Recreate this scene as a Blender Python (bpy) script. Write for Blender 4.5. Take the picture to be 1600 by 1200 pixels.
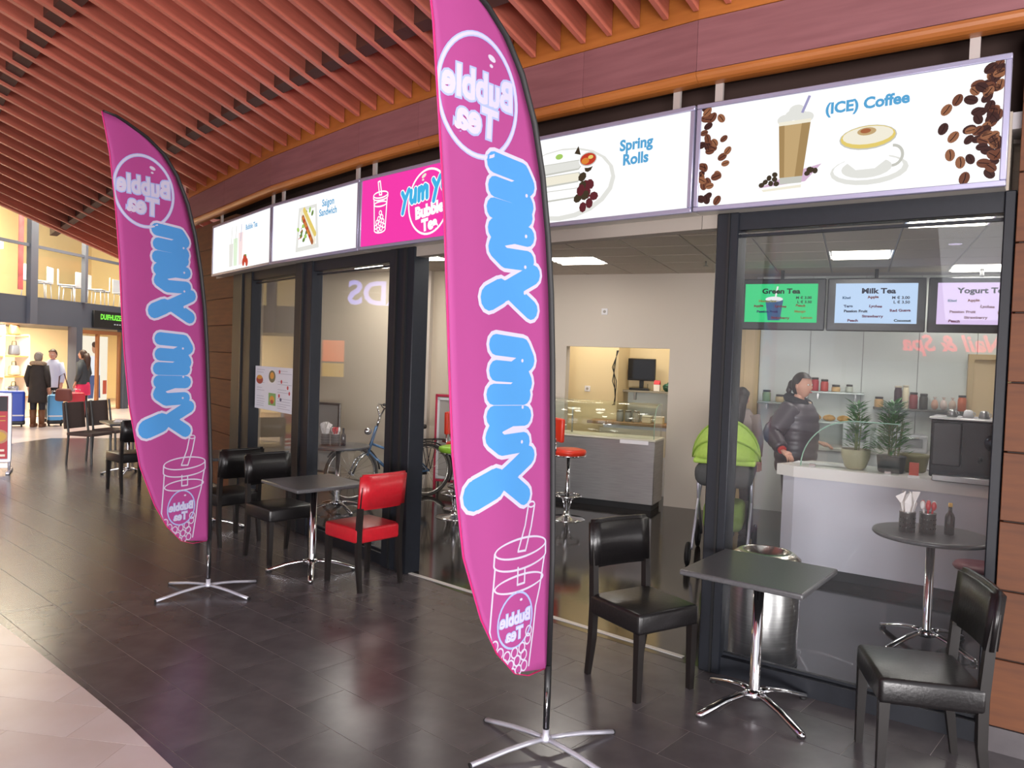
import bpy, bmesh, math, random
from mathutils import Vector, Matrix, Quaternion
for o in list(bpy.data.objects): bpy.data.objects.remove(o, do_unlink=True)
SC = bpy.context.scene
COL = SC.collection
R = random.Random(7)
PI = math.pi

# ------------------------------------------------------------------ camera
CAM_H = 1.8
_p = math.atan((600 - 563) * math.cos(math.atan(.036)) / 1200.); _r = math.atan(.036)
_f = Vector((0, math.cos(_p), -math.sin(_p))); _up = Vector((0, math.sin(_p), math.cos(_p))); _rt = Vector((1, 0, 0))
_cx = math.cos(_r) * _rt + math.sin(_r) * _up; _cy = -math.sin(_r) * _rt + math.cos(_r) * _up
cam_d = bpy.data.cameras.new('camera'); cam = bpy.data.objects.new('camera', cam_d); COL.objects.link(cam)
cam_d.sensor_width = 36; cam_d.lens = 27.0; cam_d.clip_end = 200; cam_d.clip_start = .05
m = Matrix((_cx, _cy, -_f)).transposed().to_4x4(); m.translation = (0, 0, CAM_H); cam.matrix_world = m
SC.camera = cam
# ------------------------------------------------------------------ world, light, exposure
wd = bpy.data.worlds.new('World'); SC.world = wd; wd.use_nodes = True
wd.node_tree.nodes['Background'].inputs[0].default_value = (.97, .96, 1.0, 1)
wd.node_tree.nodes['Background'].inputs[1].default_value = .95
vs = SC.view_settings; vs.view_transform = 'Standard'; vs.look = 'None'; vs.gamma = 1; vs.use_curve_mapping = False; vs.exposure = .12

def area(name, loc, target, size, power, color=(1, 1, 1), sy=None):
    l = bpy.data.lights.new(name, 'AREA'); l.energy = power; l.color = color; l.size = size
    if sy: l.shape = 'RECTANGLE'; l.size_y = sy
    o = bpy.data.objects.new(name, l); COL.objects.link(o); o.location = loc
    o.rotation_euler = (Vector(target) - Vector(loc)).to_track_quat('-Z', 'Y').to_euler(); return o
area('atrium_skylight', (-7.5, 3.0, 9.5), (-3.5, 4.5, 0), 6, 900, (1, .97, .95))
area('mall_daylight', (-3.5, -6.0, 5.0), (0, 5.0, 1.5), 5, 250, (.97, .97, 1))
area('right_side_fill', (11.0, -9.0, 1.7), (-2.2, 7.0, 3.8), 7, 1500, (1, .96, .95), 2.8)  # added fill from the right for slat sides and flags, no modelled source
area('fill_behind_camera', (-0.8, -5.2, .9), (-1.8, 5.5, 3.9), 4.0, 1000, (1, .96, .96), 1.6)  # low fill added behind the camera to brighten the slats; no window there

# ------------------------------------------------------------------ materials
MATS = {}
def lin(c):
    if isinstance(c, str):
        c = c.lstrip('#'); c = tuple(int(c[i:i + 2], 16) / 255 for i in (0, 2, 4))
    return tuple((x / 12.92 if x <= .04045 else ((x + .055) / 1.055) ** 2.4) for x in c)
def mat(name, col, rough=.5, metal=0., emit=None, es=0., noise=0., nscale=8., nstretch=(1, 1, 1), bump=0., spec=None, coat=0., rand=0., sheen=0., trans=0., col2=None, coord='Object'):
    if name in MATS: return MATS[name]
    mm = bpy.data.materials.new(name); mm.use_nodes = True; nt = mm.node_tree; b = nt.nodes['Principled BSDF']
    c = lin(col); b.inputs['Base Color'].default_value = (*c, 1); b.inputs['Roughness'].default_value = rough; b.inputs['Metallic'].default_value = metal
    if spec is not None: b.inputs['Specular IOR Level'].default_value = spec
    if coat: b.inputs['Coat Weight'].default_value = coat; b.inputs['Coat Roughness'].default_value = .12
    if trans: b.inputs['Transmission Weight'].default_value = trans
    if emit is not None:
        b.inputs['Emission Color'].default_value = (*lin(emit), 1); b.inputs['Emission Strength'].default_value = es
    last = None
    if noise or bump or col2:
        tc = nt.nodes.new('ShaderNodeTexCoord'); mp = nt.nodes.new('ShaderNodeMapping'); nz = nt.nodes.new('ShaderNodeTexNoise')
        nt.links.new(tc.outputs[coord], mp.inputs[0]); mp.inputs['Scale'].default_value = nstretch
        nt.links.new(mp.outputs[0], nz.inputs['Vector']); nz.inputs['Scale'].default_value = nscale; nz.inputs['Detail'].default_value = 6
        if noise or col2:
            rp = nt.nodes.new('ShaderNodeValToRGB'); nt.links.new(nz.outputs['Fac'], rp.inputs[0])
            a = lin(col2) if col2 else tuple(max(0, x * (1 - noise)) for x in c); h = c if col2 else tuple(min(1, x * (1 + noise)) for x in c)
            rp.color_ramp.elements[0].position = .3; rp.color_ramp.elements[1].position = .7
            rp.color_ramp.elements[0].color = (*a, 1); rp.color_ramp.elements[1].color = (*h, 1)
            last = rp.outputs[0]
        if bump:
            bp = nt.nodes.new('ShaderNodeBump'); bp.inputs['Strength'].default_value = bump; bp.inputs['Distance'].default_value = .01
            nt.links.new(nz.outputs['Fac'], bp.inputs['Height']); nt.links.new(bp.outputs[0], b.inputs['Normal'])
    if rand:
        oi = nt.nodes.new('ShaderNodeObjectInfo'); mr = nt.nodes.new('ShaderNodeMapRange'); nt.links.new(oi.outputs['Random'], mr.inputs[0])
        mr.inputs[3].default_value = 1 - rand; mr.inputs[4].default_value = 1 + rand
        mx = nt.nodes.new('ShaderNodeMix'); mx.data_type = 'RGBA'; mx.blend_type = 'MULTIPLY'; mx.inputs[0].default_value = 1
        if last: nt.links.new(last, mx.inputs[6])
        else: mx.inputs[6].default_value = (*c, 1)
        nt.links.new(mr.outputs[0], mx.inputs[7]); last = mx.outputs[2]
    if last: nt.links.new(last, b.inputs['Base Color'])
    MATS[name] = mm; return mm
def glass(name, tint=(1, 1, 1), boost=1.6, dirt=0.):
    if name in MATS: return MATS[name]
    mm = bpy.data.materials.new(name); mm.use_nodes = True; nt = mm.node_tree; nt.nodes.clear()
    out = nt.nodes.new('ShaderNodeOutputMaterial'); tr = nt.nodes.new('ShaderNodeBsdfTransparent'); gl = nt.nodes.new('ShaderNodeBsdfGlossy')
    tr.inputs[0].default_value = (*tint, 1); gl.inputs['Roughness'].default_value = .01
    lw = nt.nodes.new('ShaderNodeLayerWeight'); lw.inputs[0].default_value = .5
    pw = nt.nodes.new('ShaderNodeMath'); pw.operation = 'POWER'; pw.inputs[1].default_value = 5; nt.links.new(lw.outputs['Facing'], pw.inputs[0])
    ml = nt.nodes.new('ShaderNodeMath'); ml.operation = 'MULTIPLY_ADD'; ml.use_clamp = True; ml.inputs[1].default_value = .9; ml.inputs[2].default_value = .042 * boost
    nt.links.new(pw.outputs[0], ml.inputs[0]); mx = nt.nodes.new('ShaderNodeMixShader')
    nt.links.new(ml.outputs[0], mx.inputs[0]); nt.links.new(tr.outputs[0], mx.inputs[1]); nt.links.new(gl.outputs[0], mx.inputs[2])
    last = mx.outputs[0]
    if dirt:
        df = nt.nodes.new('ShaderNodeBsdfDiffuse'); df.inputs[0].default_value = (.75, .78, .85, 1); m2 = nt.nodes.new('ShaderNodeMixShader')
        nz = nt.nodes.new('ShaderNodeTexNoise'); nz.inputs['Scale'].default_value = 3; tc = nt.nodes.new('ShaderNodeTexCoord'); nt.links.new(tc.outputs['Object'], nz.inputs['Vector'])
        mr = nt.nodes.new('ShaderNodeMapRange'); mr.inputs[3].default_value = dirt * .4; mr.inputs[4].default_value = dirt * 1.6; nt.links.new(nz.outputs['Fac'], mr.inputs[0])
        nt.links.new(mr.outputs[0], m2.inputs[0]); nt.links.new(last, m2.inputs[1]); nt.links.new(df.outputs[0], m2.inputs[2]); last = m2.outputs[0]
    nt.links.new(last, out.inputs[0]); MATS[name] = mm; return mm
def fabric_flag(name, col, tr=.4):
    if name in MATS: return MATS[name]
    mm = bpy.data.materials.new(name); mm.use_nodes = True; nt = mm.node_tree; b = nt.nodes['Principled BSDF']
    b.inputs['Base Color'].default_value = (*lin(col), 1); b.inputs['Roughness'].default_value = .55; b.inputs['Specular IOR Level'].default_value = .25
    t = nt.nodes.new('ShaderNodeBsdfTranslucent'); t.inputs[0].default_value = (*lin(col), 1); mx = nt.nodes.new('ShaderNodeMixShader'); mx.inputs[0].default_value = tr
    nt.links.new(b.outputs[0], mx.inputs[1]); nt.links.new(t.outputs[0], mx.inputs[2]); nt.links.new(mx.outputs[0], nt.nodes['Material Output'].inputs[0])
    MATS[name] = mm; return mm
def lightbox(name, col, strength):
    return mat(name, '#000000', .5, emit=col, es=strength, spec=.1)
def wood(name, c1, c2, rough=.45, stretch=(1, 1, 1), scale=6., rand=.12, coat=.15):
    return mat(name, c1, rough, noise=0, col2=c2, nscale=scale, nstretch=stretch, rand=rand, coat=coat, bump=.06)

# ------------------------------------------------------------------ mesh helpers
class MB:
    def __init__(s): s.v = []; s.f = []; s.m = []; s.sm = []
    def add(s, vs_, fs, mi=0, smooth=False, mx=None):
        o = len(s.v)
        for p in vs_:
            p = Vector(p); s.v.append(tuple(mx @ p if mx else p))
        for f in fs: s.f.append(tuple(i + o for i in f)); s.m.append(mi); s.sm.append(smooth)
        return s
    def box(s, c, d, mi=0, rz=0., mx=None):
        x, y, z = d[0] / 2, d[1] / 2, d[2] / 2
        v = [(-x, -y, -z), (x, -y, -z), (x, y, -z), (-x, y, -z), (-x, -y, z), (x, -y, z), (x, y, z), (-x, y, z)]
        M = Matrix.Translation(c) @ Matrix.Rotation(rz, 4, 'Z')
        if mx: M = mx @ M
        return s.add(v, [(3, 2, 1, 0), (4, 5, 6, 7), (0, 1, 5, 4), (1, 2, 6, 5), (2, 3, 7, 6), (3, 0, 4, 7)], mi, False, M)
    def rbox(s, c, d, r=.01, seg=2, mi=0, rz=0., mx=None, fn=None):
        bm = bmesh.new(); bmesh.ops.create_cube(bm, size=1)
        for v in bm.verts: v.co = Vector((v.co.x * d[0], v.co.y * d[1], v.co.z * d[2]))
        bmesh.ops.bevel(bm, geom=bm.edges[:], offset=min(r, min(d) * .49), segments=seg, affect='EDGES', profile=.5)
        M = Matrix.Translation(c) @ Matrix.Rotation(rz, 4, 'Z')
        if mx: M = mx @ M
        bm.verts.index_update(); bm.normal_update()
        vv = [v.co.copy() for v in bm.verts]
        if fn: vv = [Vector(fn(v)) for v in vv]
        fl_ = [(tuple(v.index for v in f.verts), fn is not None or max(abs(x) for x in f.normal) < .999) for f in bm.faces]
        o = len(s.v)
        for p in vv: s.v.append(tuple(M @ p))
        for f, q in fl_: s.f.append(tuple(i + o for i in f)); s.m.append(mi); s.sm.append(q)
        bm.free(); return s
    def tube(s, pts, rad, n=8, mi=0, caps=True, smooth=True, flat=None):
        pts = [Vector(p) for p in pts]; N = len(pts); rad = rad if isinstance(rad, (list, tuple)) else [rad] * N
        o = len(s.v); up0 = None
        for i, p in enumerate(pts):
            d = (pts[min(i + 1, N - 1)] - pts[max(i - 1, 0)])
            d = d.normalized() if d.length > 1e-9 else Vector((0, 0, 1))
            if up0 is None:
                a = Vector((0, 0, 1)) if abs(d.z) < .9 else Vector((1, 0, 0))
            else: a = up0
            x = d.cross(a)
            if x.length < 1e-6: x = d.cross(Vector((0, 1, 0)))
            x.normalize(); y = x.cross(d).normalized(); up0 = y
            for k in range(n):
                t = 2 * PI * k / n; s.v.append(tuple(p + (x * math.cos(t) + y * math.sin(t) * (flat or 1)) * rad[i]))
        for i in range(N - 1):
            for k in range(n):
                k2 = (k + 1) % n; s.f.append((o + i * n + k, o + i * n + k2, o + (i + 1) * n + k2, o + (i + 1) * n + k)); s.m.append(mi); s.sm.append(smooth)
        if caps:
            s.f.append(tuple(o + k for k in range(n))[::-1]); s.m.append(mi); s.sm.append(False)
            s.f.append(tuple(o + (N - 1) * n + k for k in range(n))); s.m.append(mi); s.sm.append(False)
        return s
    def lathe(s, prof, c=(0, 0, 0), n=24, mi=0, smooth=True, sx=1., sy=1., mx=None):
        o = len(s.v); c = Vector(c); N = len(prof)
        for r, z in prof:
            for k in range(n):
                t = 2 * PI * k / n; p = Vector((r * math.cos(t) * sx, r * math.sin(t) * sy, z)) + c
                s.v.append(tuple(mx @ p if mx else p))
        for i in range(N - 1):
            for k in range(n):
                k2 = (k + 1) % n; s.f.append((o + i * n + k, o + i * n + k2, o + (i + 1) * n + k2, o + (i + 1) * n + k)); s.m.append(mi); s.sm.append(smooth)
        if prof[0][0] > 1e-6: s.f.append(tuple(o + k for k in range(n))[::-1]); s.m.append(mi); s.sm.append(False)
        if prof[-1][0] > 1e-6: s.f.append(tuple(o + (N - 1) * n + k for k in range(n))); s.m.append(mi); s.sm.append(False)
        return s
    def ell(s, c, r, n=14, mi=0, mx=None, fn=None):
        bm = bmesh.new(); bmesh.ops.create_uvsphere(bm, u_segments=n, v_segments=max(6, n * 2 // 3), radius=1)
        bm.verts.index_update(); c = Vector(c)
        vv = []
        for v in bm.verts:
            p = v.co.copy()
            if fn: p = Vector(fn(p))
            vv.append(Vector((p.x * r[0], p.y * r[1], p.z * r[2])) + c)
        s.add(vv, [tuple(v.index for v in f.verts) for f in bm.faces], mi, True, mx); bm.free(); return s
    def prism(s, poly, z0, z1, mi=0, mx=None):
        n = len(poly); a = sum(poly[i][0] * poly[(i + 1) % n][1] - poly[(i + 1) % n][0] * poly[i][1] for i in range(n))
        if a < 0: poly = poly[::-1]
        v = [(x, y, z0) for x, y in poly] + [(x, y, z1) for x, y in poly]
        return s.add(v, [tuple(range(n))[::-1], tuple(range(n, 2 * n))] + [(i, (i + 1) % n, n + (i + 1) % n, n + i) for i in range(n)], mi, False, mx)
    def quad(s, a, b, c, d, mi=0): return s.add([a, b, c, d], [(0, 1, 2, 3)], mi)
    def mesh(s, name, mats):
        me = bpy.data.meshes.new(name); me.from_pydata(s.v, [], s.f)
        for x in (mats if isinstance(mats, (list, tuple)) else [mats]): me.materials.append(x)
        me.polygons.foreach_set('material_index', s.m); me.polygons.foreach_set('use_smooth', s.sm); me.update(); return me
    def build(s, name, mats, parent=None, loc=None, rz=0., label=None):
        o = bpy.data.objects.new(name, s.mesh(name, mats)); COL.objects.link(o)
        if parent: o.parent = parent
        if loc is not None: o.location = loc
        if rz: o.rotation_euler.z = rz
        if label: o['label'] = label
        return o
def inst(name, me, parent=None, loc=(0, 0, 0), rz=0.):
    o = bpy.data.objects.new(name, me); COL.objects.link(o); o.parent = parent; o.location = loc; o.rotation_euler.z = rz; return o
def thing(name, label, cat, loc=(0, 0, 0), rz=0., group=None):
    o = bpy.data.objects.new(name, None); COL.objects.link(o); o.location = loc; o.rotation_euler.z = rz; o.empty_display_size = .1
    return tag(o, label, cat, group)
def tag(o, label, cat, group=None):
    o['label'] = label; o['category'] = cat
    if group: o['group'] = group
    return o
def struct(o, label=None):
    o['kind'] = 'structure'
    if label: o['label'] = label
    return o
def sempty(name, label, loc=(0, 0, 0), rz=0.):
    o = bpy.data.objects.new(name, None); COL.objects.link(o); o.location = loc; o.rotation_euler.z = rz; o['kind'] = 'structure'; o['label'] = label; return o
def dup(root, loc, rz, label, group=None):
    r = root.copy(); COL.objects.link(r); r.location = loc; r.rotation_euler.z = rz; r['label'] = label
    if group: r['group'] = group
    for ch in list(root.children):
        c = ch.copy(); COL.objects.link(c); c.parent = r
        for g in list(ch.children):
            d = g.copy(); COL.objects.link(d); d.parent = c
    return r
_tc = {}
def text2d(body, size=1., bold=0., align='CENTER', res=3, shear=0.):
    """outline letters as flat polygons (list of points, list of faces), baseline at y=0"""
    k = (body, size, bold, align, shear)
    if k in _tc: return _tc[k]
    cu = bpy.data.curves.new('t', 'FONT'); cu.body = body; cu.size = size; cu.align_x = align; cu.offset = bold; cu.resolution_u = res; cu.fill_mode = 'FRONT'; cu.shear = shear
    o = bpy.data.objects.new('t', cu); COL.objects.link(o); dg = bpy.context.evaluated_depsgraph_get(); me = bpy.data.meshes.new_from_object(o.evaluated_get(dg))
    vv = [(v.co.x, v.co.y) for v in me.vertices]; ff = [tuple(p.vertices) for p in me.polygons]
    bpy.data.objects.remove(o); bpy.data.curves.remove(cu); bpy.data.meshes.remove(me)
    _tc[k] = (vv, ff); return _tc[k]
class Art:
    """flat print laid on a surface: fn maps (x, y, layer) to a point"""
    def __init__(s, fn, step=None): s.fn = fn; s.b = MB(); s.step = step
    def poly(s, pts, mi, l=1): s.b.add([s.fn(x, y, l) for x, y in pts], [tuple(range(len(pts)))], mi)
    def disc(s, x, y, rx, ry, mi, l=1, n=20, rot=0., a0=0., a1=2 * PI):
        c, sn = math.cos(rot), math.sin(rot)
        P = []
        for k in range(n if a1 - a0 > 6.28 else n + 1):
            t = a0 + (a1 - a0) * k / n; px, py = rx * math.cos(t), ry * math.sin(t); P.append((x + px * c - py * sn, y + px * sn + py * c))
        s.poly(P, mi, l)
    def ring(s, x, y, rx, ry, w, mi, l=1, n=40, a0=0., a1=2 * PI):
        v = []; f = []
        for k in range(n + 1):
            t = a0 + (a1 - a0) * k / n
            for d in (-w / 2, w / 2): v.append(s.fn(x + (rx + d) * math.cos(t), y + (ry + d) * math.sin(t), l))
        for k in range(n): f.append((2 * k, 2 * k + 1, 2 * k + 3, 2 * k + 2))
        s.b.add(v, f, mi)
    def line(s, pts, w, mi, l=1, rnd=True, step=None):
        step = step or s.step
        if step:
            q = []
            for i in range(len(pts) - 1):
                (x0, y0), (x1, y1) = pts[i], pts[i + 1]; n = max(1, int(math.hypot(x1 - x0, y1 - y0) / step))
                q += [(x0 + (x1 - x0) * k / n, y0 + (y1 - y0) * k / n) for k in range(n)]
            pts = q + [pts[-1]]
        for i in range(len(pts) - 1):
            (x0, y0), (x1, y1) = pts[i], pts[i + 1]; d = math.hypot(x1 - x0, y1 - y0)
            if d < 1e-9: continue
            nx, ny = -(y1 - y0) / d * w / 2, (x1 - x0) / d * w / 2
            s.poly([(x0 + nx, y0 + ny), (x0 - nx, y0 - ny), (x1 - nx, y1 - ny), (x1 + nx, y1 + ny)], mi, l)
        if rnd:
            for x, y in pts: s.disc(x, y, w / 2, w / 2, mi, l, n=12)
    def text(s, body, x, y, size, mi, l=1, bold=0., rot=0., shear=0., sx=1., align='CENTER'):
        vv, ff = text2d(body, size, bold, align, 3, shear); c, sn = math.cos(rot), math.sin(rot)
        s.b.add([s.fn(x + (a * sx) * c - b * sn, y + (a * sx) * sn + b * c, l) for a, b in vv], ff, mi)

# ------------------------------------------------------------------ shared materials
M_post = mat('anthracite_frame', '#15181f', .5, metal=0., noise=.12, nscale=30, spec=.35)
M_wood_col = wood('column_wood', '#643819', '#4e2912', .7, (1, 1, 9), 2.5, .1, 0.)
M_slat = wood('slat_wood', '#cc7360', '#ac5f4d', .45, (.6, .6, 10), 3, .12, .1)
M_fascia = wood('fascia_wood', '#805357', '#72474b', .5, (1, 1, 12), 2, .05, .1)
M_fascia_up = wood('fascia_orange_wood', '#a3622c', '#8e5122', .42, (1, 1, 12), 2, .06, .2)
M_gran = mat('dark_granite', '#5a5557', .24, col2='#494547', nscale=5, rand=.05, spec=.5)
M_joint = mat('tile_joint', '#8d857f', .6)
M_beige = mat('beige_marble', '#cfc3c2', .28, col2='#c3b2ac', nscale=2.2, rand=.05, spec=.45)
M_beige_j = mat('beige_joint', '#a08a7c', .6)
M_intfloor = mat('polished_black_floor', '#2a2624', .1, col2='#211e1d', nscale=3, spec=.55)
M_white = mat('white_wall_paint', '#c2b8ac', .75)
M_wall_beige = mat('beige_wall_paint', '#c9bba6', .78)
M_wall_yel = mat('cream_kitchen_paint', '#d6c49c', .75)
M_blue = mat('pale_blue_panel', '#d6dcd8', .45, noise=.04, nscale=2)
M_ceil = mat('ceiling_panel', '#bdb2a8', .85, noise=.05, nscale=40, rand=.02)
M_tbar = mat('ceiling_bar', '#a7a2a6', .5)
M_chrome = mat('chrome', '#d6d6da', .1, metal=1.)
M_steel = mat('brushed_steel', '#a8a6a4', .34, metal=1., noise=.12, nscale=4, nstretch=(1, 1, 30))
M_blk = mat('black_leather', '#131112', .34, noise=.1, nscale=60, bump=.12, spec=.55)
M_redl = mat('red_leather', '#a51823', .32, noise=.08, nscale=40, bump=.1, spec=.5)
M_leg = mat('black_wood_leg', '#161211', .42)
M_black = mat('black_plastic', '#101113', .4)
M_rub = mat('black_rubber', '#0c0c0d', .7)
M_glass = glass('window_glass', (.97, .98, .985), .6, .009)
M_glass2 = glass('guard_glass', (.93, .97, .95), 1.2)
M_gedge = mat('glass_edge', '#8fb3a0', .2)
M_white_pl = mat('white_laminate', '#d9d7da', .4)

# ------------------------------------------------------------------ plan: the curved shop front
V = [Vector(v) for v in [(-3.74, 9.47), (-2.53, 7.93), (-1.367, 6.635), (-.21, 5.49), (1.005, 4.48), (2.27, 3.603)]]
NRM = []; DIR = []
for i in range(5):
    d = (V[i + 1] - V[i]).normalized(); DIR.append(d); NRM.append(Vector((-d.y, d.x)))     # NRM points into the shop
def offs(off, ext0=0., ext1=0.):
    out = []
    for i in range(6):
        a = NRM[max(i - 1, 0)]; b = NRM[min(i, 4)]; mm_ = (a + b).normalized(); out.append(V[i] + mm_ * off / mm_.dot(a))
    out[0] = out[0] - DIR[0] * ext0; out[-1] = out[-1] + DIR[4] * ext1
    return out
def fp(i, s, off=.15):
    W = offs(off); return W[i] + DIR[i] * s
U2 = Vector((.9135, -.4067)); W2 = Vector((.4067, .9135)); UANG = math.atan2(-.4067, .9135)
def uw(u, w, z=0.): p = U2 * u + W2 * w; return Vector((p.x, p.y, z))
def ubox(mb, u0, u1, w0, w1, z0, z1, mi=0):
    c = uw((u0 + u1) / 2, (w0 + w1) / 2, (z0 + z1) / 2); return mb.box(c, (abs(u1 - u0), abs(w1 - w0), z1 - z0), mi, UANG)
ZB, ZT = 2.695, 3.31; CEIL = 2.98

# ------------------------------------------------------------------ floors
RANG = math.radians(-41.5); rd = Vector((math.cos(RANG), math.sin(RANG))); rn = Vector((-rd.y, rd.x))
fl_root = sempty('floor', 'dark granite tile floor of the mall outside the shop')
b = MB(); b.add([(-26, -9, -.0012), (14, -9, -.0012), (14, 34, -.0012), (-26, 34, -.0012)], [(0, 1, 2, 3)])
b.build('joint_bed', M_joint, fl_root)
TL, TW = .62, .31
tb = MB(); tb.box((0, 0, -.004), (TL - .0035, TW - .0035, .008)); tile_me = tb.mesh('floor_tile', M_gran)
facW = offs(.17, 6, 4)
def front_side(p):   # outside the shop front?
    for i in range(5):
        a = facW[i]; d = (facW[i + 1] - a); t = (p - a).dot(d) / d.length_squared
        if (t >= 0 or i == 0) and (t <= 1 or i == 4): return (p - a).dot(NRM[i]) < .34
    return True
BND = [(-20, 30), (-9.3, 16.5), (-8.75, 14.6), (-8.9, 13.3), (-8.4, 10.6), (-7.2, 8.0), (-5.1, 6.27), (-3.213, 4.853), (-2.746, 4.46), (-2.193, 3.98), (-1.768, 3.601), (-1.395, 3.242), (-.9, 2.72), (0.2, 1.45), (1.5, -.4), (3, -3), (5, -9)]
def dark_side(p):
    for (x0, y0), (x1, y1) in zip(BND, BND[1:]):
        if y1 <= p.y <= y0: return p.x > x0 + (x1 - x0) * (p.y - y0) / (y1 - y0) - .55
    return p.y < 30
cand = []
for j in range(-40, 70):
    for i in range(-60, 40):
        off = (j * .37 % 1) * TL * .0 + (TL / 2 if j % 2 else 0) + (R.random() * .1)
        p = rd * (i * TL + off) + rn * (j * TW)
        p = rd * (i * TL + (TL / 2 if j % 2 else 0)) + rn * (j * TW) + Vector((-1.2, 4.6))
        if p.y < 2.2 or p.y > 15 or abs(p.x) > p.y * .72 + .3: continue
        if front_side(p) and dark_side(p): cand.append(p)
cand.sort(key=lambda p: p.length)
for p in cand[:300]: inst('floor_tile', tile_me, fl_root, (p.x, p.y, 0), RANG)
tb = MB()
for p in cand[300:]: tb.box((p.x, p.y, -.004), (TL - .0035, TW - .0035, .008), 0, RANG)
o = tb.build('far_floor_tiles', M_gran, fl_root); o['kind'] = 'stuff'
# remaining unseen dark ground, just below
b = MB(); b.prism([(-9, -9), (14, -9), (14, 3.0), (4, 2.3), (-9, 2.3)], -.0035, -.0006); b.build('near_floor_field', M_gran, fl_root)
# pale mall floor
pl = sempty('floor_pale', 'pale pink-beige marble floor of the mall walkway')
def clip(poly, a, d):   # keep the right-hand side of the line
    out = []; n = len(poly)
    def sd(p): return (p[0] - a[0]) * d[1] - (p[1] - a[1]) * d[0]
    for k in range(n):
        p, q = poly[k], poly[(k + 1) % n]; s0, s1 = sd(p), sd(q)
        if s0 >= 0: out.append(p)
        if s0 * s1 < 0: t = s0 / (s0 - s1); out.append((p[0] + (q[0] - p[0]) * t, p[1] + (q[1] - p[1]) * t))
    return out
near = [q for q in BND if -3 <= q[1] <= 6.5]
bang = math.radians(-8); bd = Vector((math.cos(bang), math.sin(bang))); bn = Vector((-bd.y, bd.x))
def clipnear(P):
    for (x0, y0), (x1, y1) in zip(near, near[1:]):
        P = clip(P, (x0, y0), (x1 - x0, y1 - y0))
        if len(P) < 3: return []
    return P
bed = clipnear([(-9.3, -4), (3, -4), (3, 9), (-9.3, 9)])
b = MB(); b.prism(bed, -.003, .0005); b.build('pale_joint_bed', M_beige_j, pl)
for j in range(-6, 14):
    for i in range(-14, 8):
        c = bd * (i * .6 + (.3 if j % 2 else 0)) + bn * (j * .3) + Vector((-2.6, 3.4))
        if c.y < 1.6 or c.y > 5.2 or c.x < -4.6: continue
        P = [(c + bd * sx * .2985 + bn * sy * .1485) for sx, sy in ((-1, -1), (1, -1), (1, 1), (-1, 1))]
        P = clipnear([(q.x, q.y) for q in P])
        if len(P) >= 3:
            o = MB().prism([(x - c.x, y - c.y) for x, y in P], -.002, .0018).build('marble_tile', M_beige, pl, (c.x, c.y, 0))
# the pale floor further down the mall
b = MB(); b.prism([(-26, 9.0), (-9.3, 9.0), (-9.3, 10.6), (-8.9, 13.3), (-8.75, 14.6), (-5.2, 16.0), (3, 34), (-26, 34)], -.002, .0012)
b.build('far_pale_paving', M_beige, pl)

# interior floor and threshold
fi = offs(.17, .4, 1.6)
poly = [(p.x, p.y) for p in fi] + [tuple(uw(6.2, 5.2)[:2]), tuple(uw(6.2, 12)[:2]), tuple(uw(-9, 12)[:2])]
struct(MB().prism(poly, -.006, .0015).build('floor_shop', M_intfloor), 'polished black floor inside the tea shop')
b = MB(); a, c = Vector((-.86, 6.39)), Vector((1.12, 4.70)); d = (c - a).normalized(); n = Vector((-d.y, d.x))
b.prism([tuple(a - n * .018), tuple(c - n * .018), tuple(c + n * .018), tuple(a + n * .018)], 0, .007)
struct(b.build('trim_1', mat('aluminium_strip', '#cfcbc8', .35, metal=.4)), 'pale metal strip along the open shop threshold')

# ------------------------------------------------------------------ shop room shell
def wallbox(name, label, m_, boxes):
    b = MB()
    for q in boxes: ubox(b, *q)
    return struct(b.build(name, m_), label)
wallbox('wall_back', 'cream wall with the serving hatch behind the steel counter', M_white,
        [(-4.7, -3.57, 9.79, 9.93, 0, CEIL), (-2.17, -1.36, 9.79, 9.93, 0, CEIL), (-3.57, -2.17, 9.79, 9.93, 2.02, CEIL), (-1.46, -1.36, 9.93, 10.3, 0, CEIL)])
wallbox('wall_bay', 'beige wall at the left behind the bicycle', M_wall_beige, [(-9, -4.7, 9.2, 9.34, 0, CEIL), (-4.84, -4.7, 9.34, 9.93, 0, CEIL)])
wallbox('wall_pilaster', 'pale pilaster on the wall beside the bicycle', M_white, [(-5.6, -5.32, 9.12, 9.2, 0, CEIL)])
wallbox('wall_end', 'beige side wall at the far left end of the shop', M_wall_beige, [(-8.42, -8.30, 8.05, 9.2, 0, CEIL)])
wallbox('wall_kitchen_side', 'cream wall seen through the serving hatch', M_wall_yel, [(-4.6, -3.16, 10.9, 11.05, 0, CEIL), (-4.6, -4.5, 9.93, 10.9, 0, CEIL), (-3.2, -3.16, 11.05, 11.6, 0, CEIL)])
wallbox('wall_kitchen_back', 'back wall of the kitchen recess behind the monitor shelf', M_wall_yel, [(-3.2, -1.2, 11.5, 11.62, 1.42, CEIL), (-1.46, -1.4, 10.3, 11.5, 0, CEIL)])
wallbox('wall_kitchen_low', 'grey-blue splashback under the monitor shelf', M_blue, [(-3.2, -1.2, 11.49, 11.62, 0, 1.42)])
wallbox('wall_right', 'wall closing the shop on the right', M_wall_beige, [(4.5, 4.62, 5.0, 10.4, 0, CEIL)])
wb = sempty('wall_panelled', 'pale blue panelled wall behind the tea counter')
me = MB().box((0, 0, CEIL / 2), (.594, .03, CEIL)).mesh('wall_panel', M_blue)
for k in range(9): inst('wall_panel', me, wb, uw(-.82 + .6 * k + .0, 10.3), UANG) if not (3 <= k <= 4 and False) else None
ubox(MB(), -1.2, 4.5, 10.33, 10.4, 0, CEIL).build('backing', M_tbar, wb)
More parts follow.
